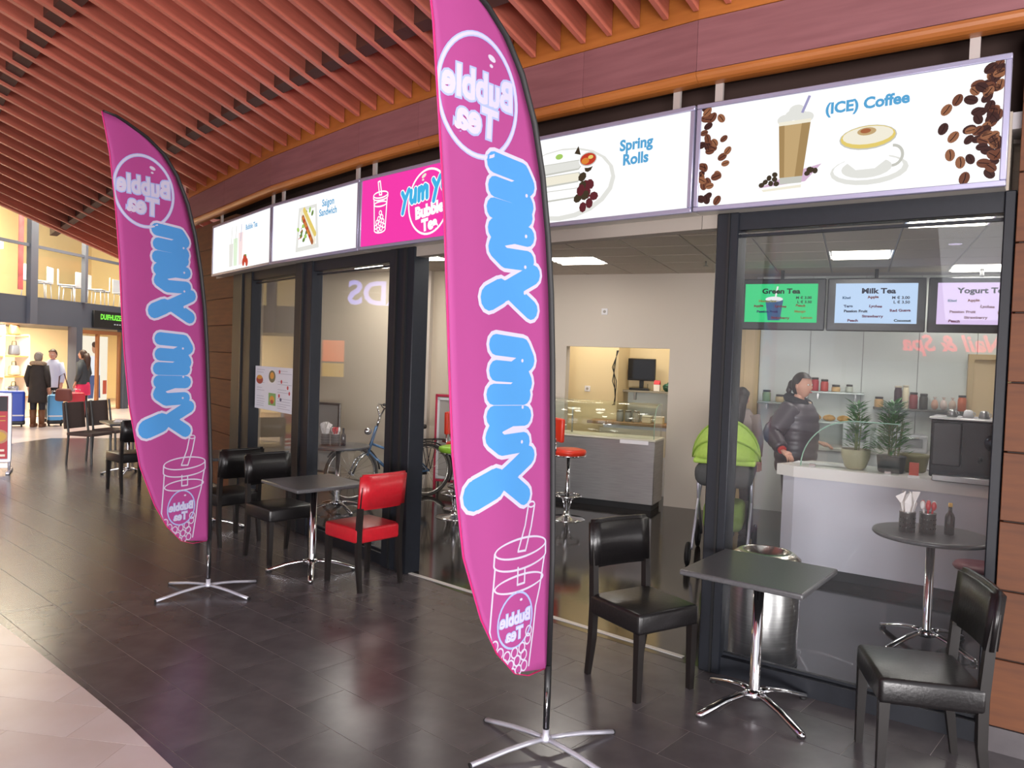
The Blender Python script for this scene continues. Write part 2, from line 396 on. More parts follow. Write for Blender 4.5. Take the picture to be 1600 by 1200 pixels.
# doors
def door(name, label, u0, u1, w, zt):
    r = sempty(name, label); fr = mat('cream_door_frame', '#cdb58a', .55); lf = mat('cream_door_leaf', '#d8bf94', .6)
    b = MB(); ubox(b, u0, u0 + .06, w - .07, w, 0, zt); ubox(b, u1 - .06, u1, w - .07, w, 0, zt); ubox(b, u0 + .06, u1 - .06, w - .07, w, zt - .06, zt); b.build('door_frame', fr, r)
    ubox(MB(), u0 + .06, u1 - .06, w - .05, w - .01, .01, zt - .06).build('door_leaf', lf, r)
    return r
door('door_1', 'cream door at the right end of the blue wall', 1.19, 2.06, 10.28, 2.06)
door('door_2', 'narrow cream door at the left end of the blue wall', -1.36, -1.12, 10.28, 2.6)

# ceiling of panels
ce = sempty('ceiling', 'suspended panel ceiling inside the shop')
pm = MB().rbox((0, 0, .012), (.585, .585, .024), .004, 1).mesh('ceiling_panel', M_ceil)
fixture_cells = {}
FIX = [(-3.1, 8.47, 'a'), (-.3, 8.47, 'b'), (.52, 7.1, 'c')]
facI = offs(.22, 0, 0)
def inside_shop(p):
    W = offs(.16)
    for i in range(5):
        a = W[i]; d = W[i + 1] - a; t = (p - a).dot(d) / d.length_squared
        if (t >= 0 or i == 0) and (t <= 1 or i == 4): return (p - a).dot(NRM[i]) > .30
    return False
GU, GW = -.6, 8.47
cells = []
for j in range(-8, 3):
    for i in range(-13, 9):
        u, w = GU + i * .6, GW + j * .6
        if w > 10.1 or (w > 9.75 and u < -1.3) or (w > 9.1 and u < -4.9): continue
        p = U2 * u + W2 * w
        if not inside_shop(p): continue
        cells.append((i, j, u, w))
LIT = [(-4, 0), (1, 0), (2, -3), (-7, -1), (-9, 0), (-3, -4), (6, -1), (3, 2)]
for i, j, u, w in cells:
    if (i, j) in LIT: continue
    inst('ceiling_panel', pm, ce, uw(u, w, CEIL), UANG)
poly = [(p.x, p.y) for p in offs(.17, .4, .6)] + [tuple(uw(4.7, 5.2)[:2]), tuple(uw(4.7, 11.7)[:2]), tuple(uw(-9, 11.7)[:2])]
b = MB(); b.prism(poly, CEIL + .02, CEIL + .1); b.build('ceiling_grid', M_tbar, ce)
tube_m = lightbox('fluorescent_tube', '#fff6e6', 9.); refl = mat('lamp_reflector', '#d8d8da', .2, metal=.8)
lt = {(-4, 0): 'square ceiling light seen beside the tall pink flag', (1, 0): 'four-tube ceiling light seen through the right window', (2, -3): 'ceiling light nearest the front in the right window', (-7, -1): 'ceiling light above the bicycle', (-9, 0): 'ceiling light at the far left of the shop', (-3, -4): 'ceiling light just inside the open doorway', (6, -1): 'ceiling light at the right end above the tea counter', (3, 2): 'ceiling light over the shelf on the blue wall'}
for i, j, u, w in cells:
    if (i, j) not in LIT: continue
    t = thing('ceiling_light', lt[(i, j)], 'ceiling light', uw(u, w, CEIL), UANG, 'ceiling lights in the shop')
    b = MB(); b.box((0, 0, .02), (.58, .58, .006)); b.box((-.288, 0, .012), (.012, .58, .024)); b.box((.288, 0, .012), (.012, .58, .024)); b.box((0, -.288, .012), (.56, .012, .024)); b.box((0, .288, .012), (.56, .012, .024)); b.build('housing', refl, t)
    for k in range(4): MB().tube([(-.26, -.21 + .14 * k, .006), (.26, -.21 + .14 * k, .006)], .022, 8).build('tube', tube_m, t)
    l = area('lamp', (0, 0, -.03), (0, 0, -1), .55, 13, (1, .96, .9)); l.parent = t
area_k = area('kitchen_lamp', uw(-3.4, 10.4, 2.85), uw(-3.4, 10.4, 0), .5, 20, (1, .9, .74)); area('recess_lamp', uw(-2.4, 10.7, 2.8), uw(-2.4, 11.3, 1), .4, 12, (1, .9, .75))
for q, nm in (((3.286, 5.776), 'nearer'), ((3.908, 6.89), 'farther')):
    t = thing('downlight', f'small round recessed downlight, the {nm} of the two over the tea counter', 'downlight', (q[0], q[1], CEIL), 0, 'downlights over the counter')
    MB().lathe([(.055, -.004), (.058, .0), (.045, .002), (.044, -.003)], n=20).build('trim_ring', refl, t); MB().lathe([(.043, -.002), (.04, .001)], n=16).build('lens', lightbox('downlight_lens', '#ffdca8', 12.), t)
t = thing('sprinkler', 'small ceiling sprinkler head between the flag and the right window', 'sprinkler', (2.107, 8.585, CEIL))
MB().tube([(0, 0, 0), (0, 0, -.05)], .008).build('pipe', M_steel, t); MB().lathe([(.003, -.05), (.028, -.052), (.028, -.056), (.004, -.058)], n=12).build('deflector', M_steel, t)

# ------------------------------------------------------------------ columns of boards
def column(name, label, p0, d, width, depth, z1, boards, plinth):
    """p0: outer corner (xy), d: direction along the front, goes in by depth"""
    ang = math.atan2(d.y, d.x); r = sempty(name, label, (p0.x, p0.y, 0), ang)
    MB().box((width / 2, depth / 2, z1 / 2), (width - .03, depth - .03, z1 - .002)).build('core', mat('dark_core', '#241712', .8), r)
    MB().box((width / 2, depth / 2, plinth / 2), (width + .006, depth + .006, plinth)).build('stone_plinth', M_gran, r)
    h = (z1 - plinth) / boards
    me = MB().rbox((width / 2, depth / 2, h / 2), (width, depth, h - .007), .003, 1).mesh('board', M_wood_col)
    for k in range(boards): inst('board', me, r, (0, 0, plinth + k * h))
    return r
pc = fp(0, -1.3, .155); column('column_left', 'board-clad wooden column at the far end of the light boxes', pc, DIR[0], 1.68, .22, 3.44, 10, .1)
pc = fp(4, 1.575, .10); column('column_right', 'board-clad wooden column at the right edge of the shop front', pc, DIR[4], 1.6, .5, 3.44, 10, .12)
o = MB(); a_, b_ = fp(4, 3.17, .12), fp(4, 9.0, .12); e = b_ - a_; o.box(((a_.x + b_.x) / 2 + NRM[4].x * .1, (a_.y + b_.y) / 2 + NRM[4].y * .1, 1.72), (e.length, .2, 3.44), 0, math.atan2(e.y, e.x))
struct(o.build('wall_front_right', mat('plain_front', '#8a7f76', .7)), 'plain shop front wall continuing to the right of the wooden column')

# ------------------------------------------------------------------ slatted canopy, radial from a centre behind the photographer
FC = Vector((-3.9, -4.1)); ZS = 3.826
fo = offs(-.02, 1.3, 6)
def fac_r(a):      # radius at which a ray at angle a (from +Y, clockwise) reaches the fascia
    d = Vector((math.sin(a), math.cos(a))); best = None
    for i in range(5):
        p, q = fo[i], fo[i + 1]; e = q - p; den = d.x * e.y - d.y * e.x
        if abs(den) < 1e-9: continue
        w = p - FC; t = (w.x * e.y - w.y * e.x) / den; s_ = (w.x * d.y - w.y * d.x) / den
        if -.001 <= s_ <= 1.001 and t > 0 and (best is None or t < best): best = t
    return best
cn = sempty('ceiling_canopy', 'reddish wooden slatted canopy over the tables in front of the shop')
a = math.radians(-13.2); k = 0
while a < math.radians(41):
    r1 = fac_r(a); r1 = min(r1 if r1 else 27, 27) - .03; r0 = 4.2
    L = r1 - r0
    o = MB().box((0, L / 2, .105), (.03, L, .21)).build('slat', M_slat, cn, (FC.x + math.sin(a) * r0, FC.y + math.cos(a) * r0, ZS), -a)
    a += math.radians(1.1); k += 1
# boarding over the slats and two dark cross beams
pts = []
for i in range(0, 56):
    aa = math.radians(-13.4 + i); r1 = fac_r(aa); r1 = min(r1 if r1 else 27, 27) + .02; pts.append((FC.x + math.sin(aa) * r1, FC.y + math.cos(aa) * r1))
inn = [(FC.x + math.sin(math.radians(t)) * 4.0, FC.y + math.cos(math.radians(t)) * 4.0) for t in range(42, -14, -4)]
MB().prism(pts + inn, ZS + .21, ZS + .27).build('boarding', mat('canopy_boarding', '#9a523f', .7, noise=.2, nscale=5), cn)
M_dk = mat('dark_beam', '#45231a', .7)
for off, e0 in ((-.78, 7.2), (-2.35, 2.3)):
    q = offs(off, e0, 4); b = MB()
    for i in range(5):
        p0, p1 = q[i], q[i + 1]; c = (p0 + p1) / 2; d = p1 - p0; b.box((c.x, c.y, ZS + .115), (d.length, .12, .19), 0, math.atan2(d.y, d.x))
    b.build('cross_beam', M_dk, cn)
# edge board of the canopy on the mall side
aa = math.radians(-13.5); L = 22.8
MB().box((0, L / 2, .16), (.05, L, .36)).build('edge_board', M_slat, cn, (FC.x + math.sin(aa) * 4.2, FC.y + math.cos(aa) * 4.2, ZS), -aa)

# fascia over the signs
fa = sempty('trim_fascia', 'curved wooden fascia band above the light boxes')
ou = offs(-.02, 1.0, 3.0); inr = offs(.16, 1.0, 3.0)
for i in range(5):
    n = 2
    for k in range(n):
        a0, a1 = k / n, (k + 1) / n
        p0, p1 = ou[i].lerp(ou[i + 1], a0), ou[i].lerp(ou[i + 1], a1); q0, q1 = inr[i].lerp(inr[i + 1], a0), inr[i].lerp(inr[i + 1], a1)
        g = DIR[i] * .0012
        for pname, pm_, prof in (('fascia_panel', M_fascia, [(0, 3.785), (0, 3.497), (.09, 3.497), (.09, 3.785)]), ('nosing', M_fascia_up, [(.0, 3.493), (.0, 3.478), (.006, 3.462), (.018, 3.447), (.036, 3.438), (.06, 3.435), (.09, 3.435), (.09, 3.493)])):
         vv = []
         for (p, q) in ((p0 + g, q0 + g), (p1 - g, q1 - g)):
            nn = (q - p).normalized()
            for d_, z in prof: x = p + nn * d_; vv.append((x.x, x.y, z))
         N = len(prof); ff = [tuple(range(N)), tuple(range(2 * N - 1, N - 1, -1))] + [(j, j + N, (j + 1) % N + N, (j + 1) % N) for j in range(N)]
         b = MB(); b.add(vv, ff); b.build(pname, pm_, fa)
        b = MB(); b.add([(p0.x, p0.y, 3.79), (p1.x, p1.y, 3.79), (q1.x, q1.y, 3.79), (q0.x, q0.y, 3.79), (p0.x, p0.y, 4.2), (p1.x, p1.y, 4.2), (q1.x, q1.y, 4.2), (q0.x, q0.y, 4.2)], [(3, 2, 1, 0), (4, 5, 6, 7), (0, 1, 5, 4), (1, 2, 6, 5), (2, 3, 7, 6), (3, 0, 4, 7)])
        b.build('upper_board', M_fascia_up, fa)
# dark soffit box behind the band, over the signs
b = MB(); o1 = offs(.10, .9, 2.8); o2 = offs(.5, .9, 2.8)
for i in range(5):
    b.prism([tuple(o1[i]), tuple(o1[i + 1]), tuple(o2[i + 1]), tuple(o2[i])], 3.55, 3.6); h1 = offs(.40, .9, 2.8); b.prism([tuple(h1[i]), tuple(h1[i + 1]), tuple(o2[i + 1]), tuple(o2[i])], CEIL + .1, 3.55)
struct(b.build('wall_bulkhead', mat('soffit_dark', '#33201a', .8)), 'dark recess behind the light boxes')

# ------------------------------------------------------------------ light boxes
M_frame = mat('lilac_aluminium', '#a3a2bd', .35, metal=.55)
M_lb = lightbox('lightbox_white', '#ffffff', .97); M_lbp = lightbox('lightbox_pink', '#ee3aa6', 1.0)
def lb(n, c, s=.9): return lightbox('print_' + n, c, s)
P_blue = lb('blue', '#5aa8d8'); P_white = lb('white', '#ffffff', .98); P_bean1 = lb('bean1', '#7a4a38', .8); P_bean2 = lb('bean2', '#4e2f2c', .7); P_bean3 = lb('bean3', '#a06a4c', .8)
P_seam = lb('seam', '#3b211f', .6); P_cof1 = lb('cof1', '#c6a878'); P_cof2 = lb('cof2', '#a88a5c'); P_cream = lb('cream', '#f5efdc'); P_grey = lb('grey', '#e6e6e0', .9); P_grey2 = lb('grey2', '#cfcfc6', .85)
P_choc = lb('choc', '#4d4030', .7); P_pink = lb('pink', '#d9b8d4'); P_gold = lb('gold', '#e8cf70'); P_red = lb('red', '#c8402c', .85); P_or = lb('or', '#e08a3a'); P_green = lb('green', '#a9cf6a'); P_dg = lb('dg', '#6f8f45', .8); P_maroon = lb('maroon', '#6e2f36', .7)
P_lilac = lb('lilac', '#a4a0c8'); P_sky = lb('sky', '#45b6ea'); P_mint = lb('mint', '#dcefd4', .95); P_rose = lb('rose', '#f4dede', .95); P_brn = lb('brn', '#b06a44', .85)
PM = [P_blue, P_white, P_bean1, P_bean2, P_bean3, P_seam, P_cof1, P_cof2, P_cream, P_grey, P_grey2, P_choc, P_pink, P_gold, P_red, P_or, P_green, P_dg, P_maroon, P_lilac, P_sky, P_mint, P_rose, P_brn]
(BLUE, WHITE, B1, B2, B3, SEAM, CO1, CO2, CREAM, GREY, GREY2, CHOC, PINK, GOLD, RED, ORN, GRN, DGR, MAR, LIL, SKY, MINT, ROSE, BRN) = range(24)
def bean(A, x, y, s, mi, rot, l=2):
    A.disc(x, y, s, s * .72, mi, l, 14, rot); A.line([(x - s * .75 * math.cos(rot), y - s * .75 * math.sin(rot)), (x + .1 * s * math.sin(rot), y), (x + s * .75 * math.cos(rot), y + s * .75 * math.sin(rot))], s * .14, SEAM, l + 1, False)
def cuplines(A, x, y, s, mi, w):
    A.ring(x, y + 1.0 * s, .5 * s, .13 * s, w, mi); A.ring(x, y + .9 * s, .5 * s, .13 * s, w, mi, a0=PI, a1=2 * PI); A.line([(x - .5 * s, y + s), (x - .5 * s, y + .88 * s)], w, mi); A.line([(x + .5 * s, y + s), (x + .5 * s, y + .88 * s)], w, mi)
    A.line([(x - .46 * s, y + .84 * s), (x - .38 * s, y - .45 * s)], w, mi); A.line([(x + .46 * s, y + .84 * s), (x + .38 * s, y - .45 * s)], w, mi); A.ring(x, y - .45 * s, .38 * s, .12 * s, w, mi, a0=PI, a1=2 * PI)
    A.ring(x, y + .62 * s, .44 * s, .1 * s, w, mi)
    A.line([(x - .09 * s, y + 1.02 * s), (x - .2 * s, y + 1.55 * s)], w, mi); A.line([(x + .07 * s, y + 1.02 * s), (x - .06 * s, y + 1.57 * s)], w, mi); A.line([(x - .2 * s, y + 1.55 * s), (x - .06 * s, y + 1.57 * s)], w, mi); A.line([(x - .09 * s, y + 1.0 * s), (x + .07 * s, y + .99 * s)], w, mi)
    for px, py in ((-.28, -.32), (-.1, -.42), (.1, -.4), (.28, -.3), (-.2, -.12), (.0, -.2), (.2, -.1), (-.08, .02), (.12, .08), (.02, .25)): A.ring(x + px * s, y + py * s, .085 * s, .085 * s, w * .8, mi, n=14)
def letters_yumyum(A, mapf, mi_w, mi_b, l=1, rw=.24, rb=.165, tail=-.42, fat=1.):
    Y = [[(0, .95), (.34, .45)], [(.72, 1.0), (.36, .4), (.12, tail)]]; T = [(.30, .2), (.14, tail + .03)]
    u_ = [[(.98, .85), (.96, .3), (1.12, .06), (1.36, .18), (1.46, .5)], [(1.46, .85), (1.48, .05)]]
    m_ = [[(1.86, .02), (1.84, .8)], [(1.86, .5), (2.05, .82), (2.24, .7), (2.27, .05)], [(2.27, .5), (2.46, .84), (2.68, .7), (2.72, .02)]]
    for rr, mi, ll in ((rw, mi_w, l), (rb, mi_b, l + 1)):
        for st in Y + u_ + m_: A.line([mapf(*p) for p in st], rr * 2 * mapf.k, mi, ll)
        if fat > 1: A.line([mapf(*p) for p in T], (rb * fat + rr - rb) * 2 * mapf.k, mi, ll)
class MapF:
    def __init__(s, x, y, k, rot=0., flip=False, shx=0., hs=1., sl=0.): s.x, s.y, s.k, s.rot, s.flip, s.shx, s.hs, s.sl = x, y, k, rot, flip, shx, hs, sl
    def __call__(s, a, b):
        if s.flip: return (s.x + b * s.k * s.hs + a * s.sl, s.y + a * s.k)
        c, n = math.cos(s.rot), math.sin(s.rot); a2 = a + s.shx * b
        return (s.x + (a2 * c - b * n) * s.k, s.y + (a2 * n + b * c) * s.k)
def sign(i, label, panel, draw):
    p, q = V[i], V[i + 1]; w = (q - p).length - .012; r = thing('light_box_sign', label, 'sign', (p.x + DIR[i].x * .006, p.y + DIR[i].y * .006, ZB), math.atan2(DIR[i].y, DIR[i].x), 'light boxes over the shop front')
    h = ZT - ZB; d = .15; t = .028
    MB().box((w / 2, d / 2 + .012, h / 2), (w - .01, d - .02, h - .01)).build('housing', mat('box_side', '#b8b4ac', .5, metal=.3), r)
    b = MB(); b.rbox((w / 2, .012, t / 2), (w, .03, t), .004, 1); b.rbox((w / 2, .012, h - t / 2), (w, .03, t), .004, 1); b.rbox((t / 2, .012, h / 2), (t, .03, h - 2 * t), .004, 1); b.rbox((w - t / 2, .012, h / 2), (t, .03, h - 2 * t), .004, 1); b.build('frame', M_frame, r)
    MB().box((w / 2, .012, h / 2), (w - 2 * t, .012, h - 2 * t)).build('lit_panel', panel, r)
    A = Art(lambda x, y, l: (min(max(x, t), w - t), .0055 - .0012 * l, min(max(y, t), h - t))); A.root = r; draw(A, w, h)
    for x in (.10, w - .16): MB().box((x, .08, h + .11), (.045, .02, .24)).build('hanger', mat('hanger_metal', '#b0a8a4', .5, metal=.4), r)
    return r
def cut(A, name):
    A.b.build(name, PM, A.root); A.b = MB()
def draw5(A, w, h):
    rr = random.Random(3)
    for k in range(34):
        y = rr.uniform(.03, h - .02); x = .03 + abs(rr.gauss(0, .05)) * (1.1 if y < h * .9 else .6); bean(A, min(x, .16), y, rr.uniform(.024, .031), (B1, B2, B3, B1)[k % 4], rr.uniform(0, 3.1), 1 + 2 * (k % 3))
    bean(A, .19, .33, .026, B3, .9); bean(A, .165, .40, .024, B1, .6); bean(A, .18, .26, .024, B3, .2); cut(A, 'printed_beans')
    for k in range(62):
        y = rr.uniform(.05, h - .03); x = w - .035 - abs(rr.gauss(0, .07)); bean(A, max(x, w - .2), y, rr.uniform(.024, .032), (B1, B2, B3, B2)[k % 4], rr.uniform(0, 3.1), 1 + 2 * (k % 3))
    for x, y, c in ((.26, .39, B3), (.27, .30, B2), (.225, .255, B3), (.235, .17, B3), (.19, .13, B3), (.215, .43, B1)): bean(A, w - x, y, .03, c, rr.uniform(0, 2), 3)
    cut(A, 'printed_beans')
    # iced coffee in a tall glass on a card
    A.poly([(.37, .10), (.62, .115), (.70, .2), (.6, .18)], PINK); A.poly([(.39, .09), (.6, .1), (.6, .085), (.4, .078)], CREAM)
    A.poly([(.485, .145), (.605, .145), (.635, .425), (.47, .425)], CO1, 2); A.poly([(.565, .145), (.605, .145), (.635, .425), (.59, .425)], CO2, 3); A.poly([(.485, .145), (.51, .145), (.50, .425), (.47, .425)], CO2, 3)
    A.poly([(.487, .11), (.6, .11), (.605, .145), (.485, .145)], GREY2, 2); A.poly([(.47, .425), (.635, .425), (.638, .445), (.468, .445)], CREAM, 3)
    for x, y in ((.5, .455), (.54, .475), (.58, .465), (.61, .455), (.56, .5)): A.disc(x, y, .04, .028, GREY, 2)
    A.line([(.59, .48), (.625, .565)], .014, LIL, 4, False)
    for x, y in ((.41, .13), (.43, .15), (.46, .14), (.44, .12), (.39, .115), (.47, .115), (.46, .165), (.63, .155), (.65, .17), (.67, .165), (.64, .175)): A.disc(x, y, .016, .014, CHOC, 4, 8, x * 40)
    cut(A, 'printed_iced_coffee')   # then the cappuccino
    A.disc(.93, .14, .185, .075, GREY); A.disc(.925, .15, .165, .06, WHITE, 2); A.disc(.92, .15, .12, .05, GREY, 3); A.poly([(.785, .30), (1.055, .31), (1.02, .19), (.96, .145), (.87, .145), (.81, .2)], WHITE, 4); A.disc(.92, .305, .136, .062, GREY2, 5); A.disc(.92, .307, .13, .057, GOLD, 6); A.disc(.92, .315, .12, .045, CREAM, 7); A.disc(.915, .335, .045, .02, CO1, 8); A.disc(.91, .338, .025, .012, BRN, 9)
    A.ring(1.04, .2, .045, .05, .014, GREY2, 5, 16, -1.6, 1.6)
    cut(A, 'printed_cup'); A.text('(ICE) Coffee', .905, .455, .078, BLUE, 2, .003); cut(A, 'lettering')
def draw4(A, w, h):
    A.disc(.62, .27, .42, .235, GREY); A.disc(.61, .28, .40, .215, WHITE, 2)
    for k, (y, c) in enumerate(((.38, GREY), (.30, CREAM), (.20, WHITE))):
        A.poly([(.38, y - .04), (.76, y - .03), (.79, y), (.77, y + .035), (.4, y + .035), (.36, y)], GREY2, 3 + 2 * k); A.poly([(.39, y - .028), (.76, y - .02), (.78, y), (.76, y + .03), (.41, y + .03), (.37, y)], c, 4 + 2 * k)
    rr = random.Random(4)
    for k in range(16): A.disc(.82 + rr.gauss(0, .045), .22 + rr.gauss(0, .06), .034, .028, (MAR, CHOC, MAR)[k % 3], 9 + k % 3, 8, k)
    for k in range(12): A.disc(.36 + rr.gauss(0, .04), .115 + rr.gauss(0, .025), .026, .02, (MAR, RED, CHOC)[k % 3], 9 + k % 3, 8, k)
    for k in range(9): A.line([(.25 + .02 * k, .3 + .015 * k), (.36 + .01 * k, .29 + .02 * k)], .008, (GRN, DGR)[k % 2], 3, False)
    A.disc(.84, .40, .072, .05, WHITE, 12); A.disc(.84, .405, .066, .045, GREY2, 13); A.disc(.84, .405, .06, .038, RED, 14); A.disc(.82, .395, .03, .02, ORN, 15); A.disc(.86, .415, .02, .012, GOLD, 15)
    A.poly([(.73, .455), (.76, .5), (.78, .44)], CHOC, 12); A.disc(.60, .455, .03, .018, GRN, 3)
    cut(A, 'printed_dish'); A.text('Spring', 1.18, .425, .092, BLUE, 2, .0035); A.text('Rolls', 1.18, .335, .092, BLUE, 2, .0035); cut(A, 'lettering')
def draw3(A, w, h):
    A.fn0 = A.fn; cuplines(A, .30, .24, .20, WHITE, .013); cut(A, 'printed_cup')
    A.ring(.93, .31, .245, .25, .017, WHITE, 1, 48); A.disc(.87, .515, .03, .014, CREAM, 2, 12, .4); A.disc(.86, .485, .014, .008, CREAM, 2, 10)
    letters_yumyum(A, MapF(.60, .30, .118, .13, False, .15), WHITE, SKY, 3, .24, .165); letters_yumyum(A, MapF(.99, .355, .118, .13, False, .15), WHITE, SKY, 5, .24, .165)
    A.text('Bubble', .95, .205, .125, WHITE, 3, .008, .1); A.text('Tea', .96, .095, .125, WHITE, 3, .008, .1); cut(A, 'printed_logo')
def draw2(A, w, h):
    A.poly([(.55, .08), (1.02, .09), (.96, .5), (.6, .5)], GREY); A.poly([(.6, .12), (.97, .13), (.93, .47), (.63, .46)], WHITE, 2)
    rr = random.Random(9)
    for k in range(20): A.disc(.78 + rr.gauss(0, .08), .3 + rr.gauss(0, .08), .03, .02, (GRN, DGR, GRN)[k % 3], 3, 8, k)
    A.line([(.68, .44), (.92, .16)], .085, CREAM, 4); A.line([(.72, .47), (.95, .22)], .05, GOLD, 5); A.line([(.70, .40), (.90, .15)], .05, BRN, 6)
    for k in range(9): A.disc(.71 + .02 * k, .39 - .026 * k, .02, .014, (ORN, RED, ORN)[k % 3], 7, 8, k)
    for k in range(4): A.line([(.62 + .015 * k, .2 + .03 * k), (.70, .22 + .03 * k)], .007, (RED, DGR)[k % 2], 7, False)
    cut(A, 'printed_sandwich'); A.text('Saigon', 1.18, .46, .088, BLUE, 2, .002); A.text('Sandwich', 1.18, .375, .088, BLUE, 2, .002); cut(A, 'lettering')
def draw1(A, w, h):
    for k, (x, c) in enumerate(((.7, GREY), (.85, MINT), (1.02, ROSE))):
        A.poly([(x - .055, .07), (x + .055, .07), (x + .07, .33 + .05 * k), (x - .07, .33 + .05 * k)], c, 1); A.line([(x, .33), (x + .03, .52)], .012, LIL if k == 2 else GREY2, 2, False)
    for x, y in ((1.13, .09), (1.2, .12), (1.24, .08), (1.16, .13)): A.disc(x, y, .04, .045, RED, 3, 12)
    A.disc(1.2, .16, .03, .012, DGR, 4, 8)
    cut(A, 'printed_drinks'); A.text('Bubble Tea', 1.36, .44, .08, BLUE, 2, .002); cut(A, 'lettering')
sign(4, 'white light box with coffee beans, tall iced coffee and cappuccino cup', M_lb, draw5)
sign(3, 'white light box showing spring rolls on a plate, beside the tall pink flag', M_lb, draw4)
sign(2, 'pink light box with white cup drawing and bubble tea lettering', M_lbp, draw3)
sign(1, 'white light box showing a filled baguette sandwich', M_lb, draw2)
sign(0, 'white light box with pale drinks and strawberries, nearest the wooden column', M_lb, draw1)

# ------------------------------------------------------------------ window frames and panes
def bar(mb, p, q, z0, z1, d=.09, mi=0):
    c = (p + q) / 2; e = q - p; mb.box((c.x, c.y, (z0 + z1) / 2), (e.length, d, z1 - z0), mi, math.atan2(e.y, e.x))
def pane(p, q, z0, z1, parent, inset=.0):
    b = MB(); bar(b, p, q, z0, z1, .008); return b.build('pane', M_glass, parent)
def window(name, label, p, q, zb=.10, zt=2.60, lw=.0, rw=.0):
    r = sempty(name, label); b = MB(); bar(b, p, q, 0, zb, .10); b.build('sill_rail', M_post, r); b = MB(); bar(b, p, q, zt, 2.70, .10); b.build('head_rail', M_post, r)
    b = MB(); bar(b, p, q, zt - .035, zt - .02, .03); bar(b, p, q, zb + .005, zb + .02, .03); b.build('glazing_bead', M_post, r)
    pane(p, q, zb, zt, r); return r
window('window_1', 'narrow tall shop window at the left with a menu sheet on it', fp(0, 1.03, .2), fp(1, .31, .2))
window('window_2', 'shop window to the left of the red chair', fp(1, .64, .2), fp(2, .30, .2))
window('window_3', 'wide shop window in front of the tea counter', fp(4, .22, .2), fp(4, 1.54, .2), .10, 2.60)
def post(name, label, p, q, d, z1=2.7, strips=()):
    r = sempty(name, label); e = q - p; n = Vector((-e.y, e.x)).normalized(); c = (p + q) / 2 + n * (d / 2)
    ang = math.atan2(e.y, e.x); MB().rbox((c.x, c.y, z1 / 2), (e.length, d, z1), .006, 1, 0, ang).build('post_profile', M_post, r)
    for t, w_ in strips:
        s_ = p.lerp(q, t) - n * .008; MB().box((s_.x, s_.y, z1 / 2), (w_, .02, z1 - .01), 0, ang).build('cover_strip', M_black, r)
    return r
post('trim_2', 'dark post between the wooden column and the first window', fp(0, .42, .13), fp(0, 1.05, .13), .12, 2.7, ((.55, .02),))
post('trim_3', 'dark post between the two left windows', fp(1, .30, .13), fp(1, .66, .13), .12, 2.7, ((.5, .015),))
post('trim_4', 'wide dark post at the left side of the open doorway', fp(2, .28, .13), fp(2, .62, .13), .16, 2.7, ((.35, .02), (.7, .03)))
post('trim_5', 'dark post at the right side of the open doorway', fp(4, .10, .13), fp(4, .23, .13), .15, 2.7, ((.6, .012),))
post('trim_6', 'dark jamb between the right window and the wooden column', fp(4, 1.52, .13), fp(4, 1.57, .13), .12, 2.7)
b = MB(); bar(b, fp(2, .6, .2), offs(.2)[3], 2.62, 2.7, .1); bar(b, offs(.2)[3], offs(.2)[4], 2.62, 2.7, .1); bar(b, offs(.2)[4], fp(4, .12, .2), 2.62, 2.7, .1)
struct(b.build('trim_7', mat('soffit_grey', '#8c847c', .6)), 'grey lintel over the open doorway')
b = MB(); o1, o2 = offs(.15, .3, .0), offs(.45, .3, .0)
for i in range(5): b.prism([tuple(o1[i]), tuple(o1[i + 1]), tuple(o2[i + 1]), tuple(o2[i])], 2.70, CEIL + .1)
struct(b.build('wall_lintel', mat('lintel_paint', '#a79b8e', .8)), 'painted lintel behind the light boxes')

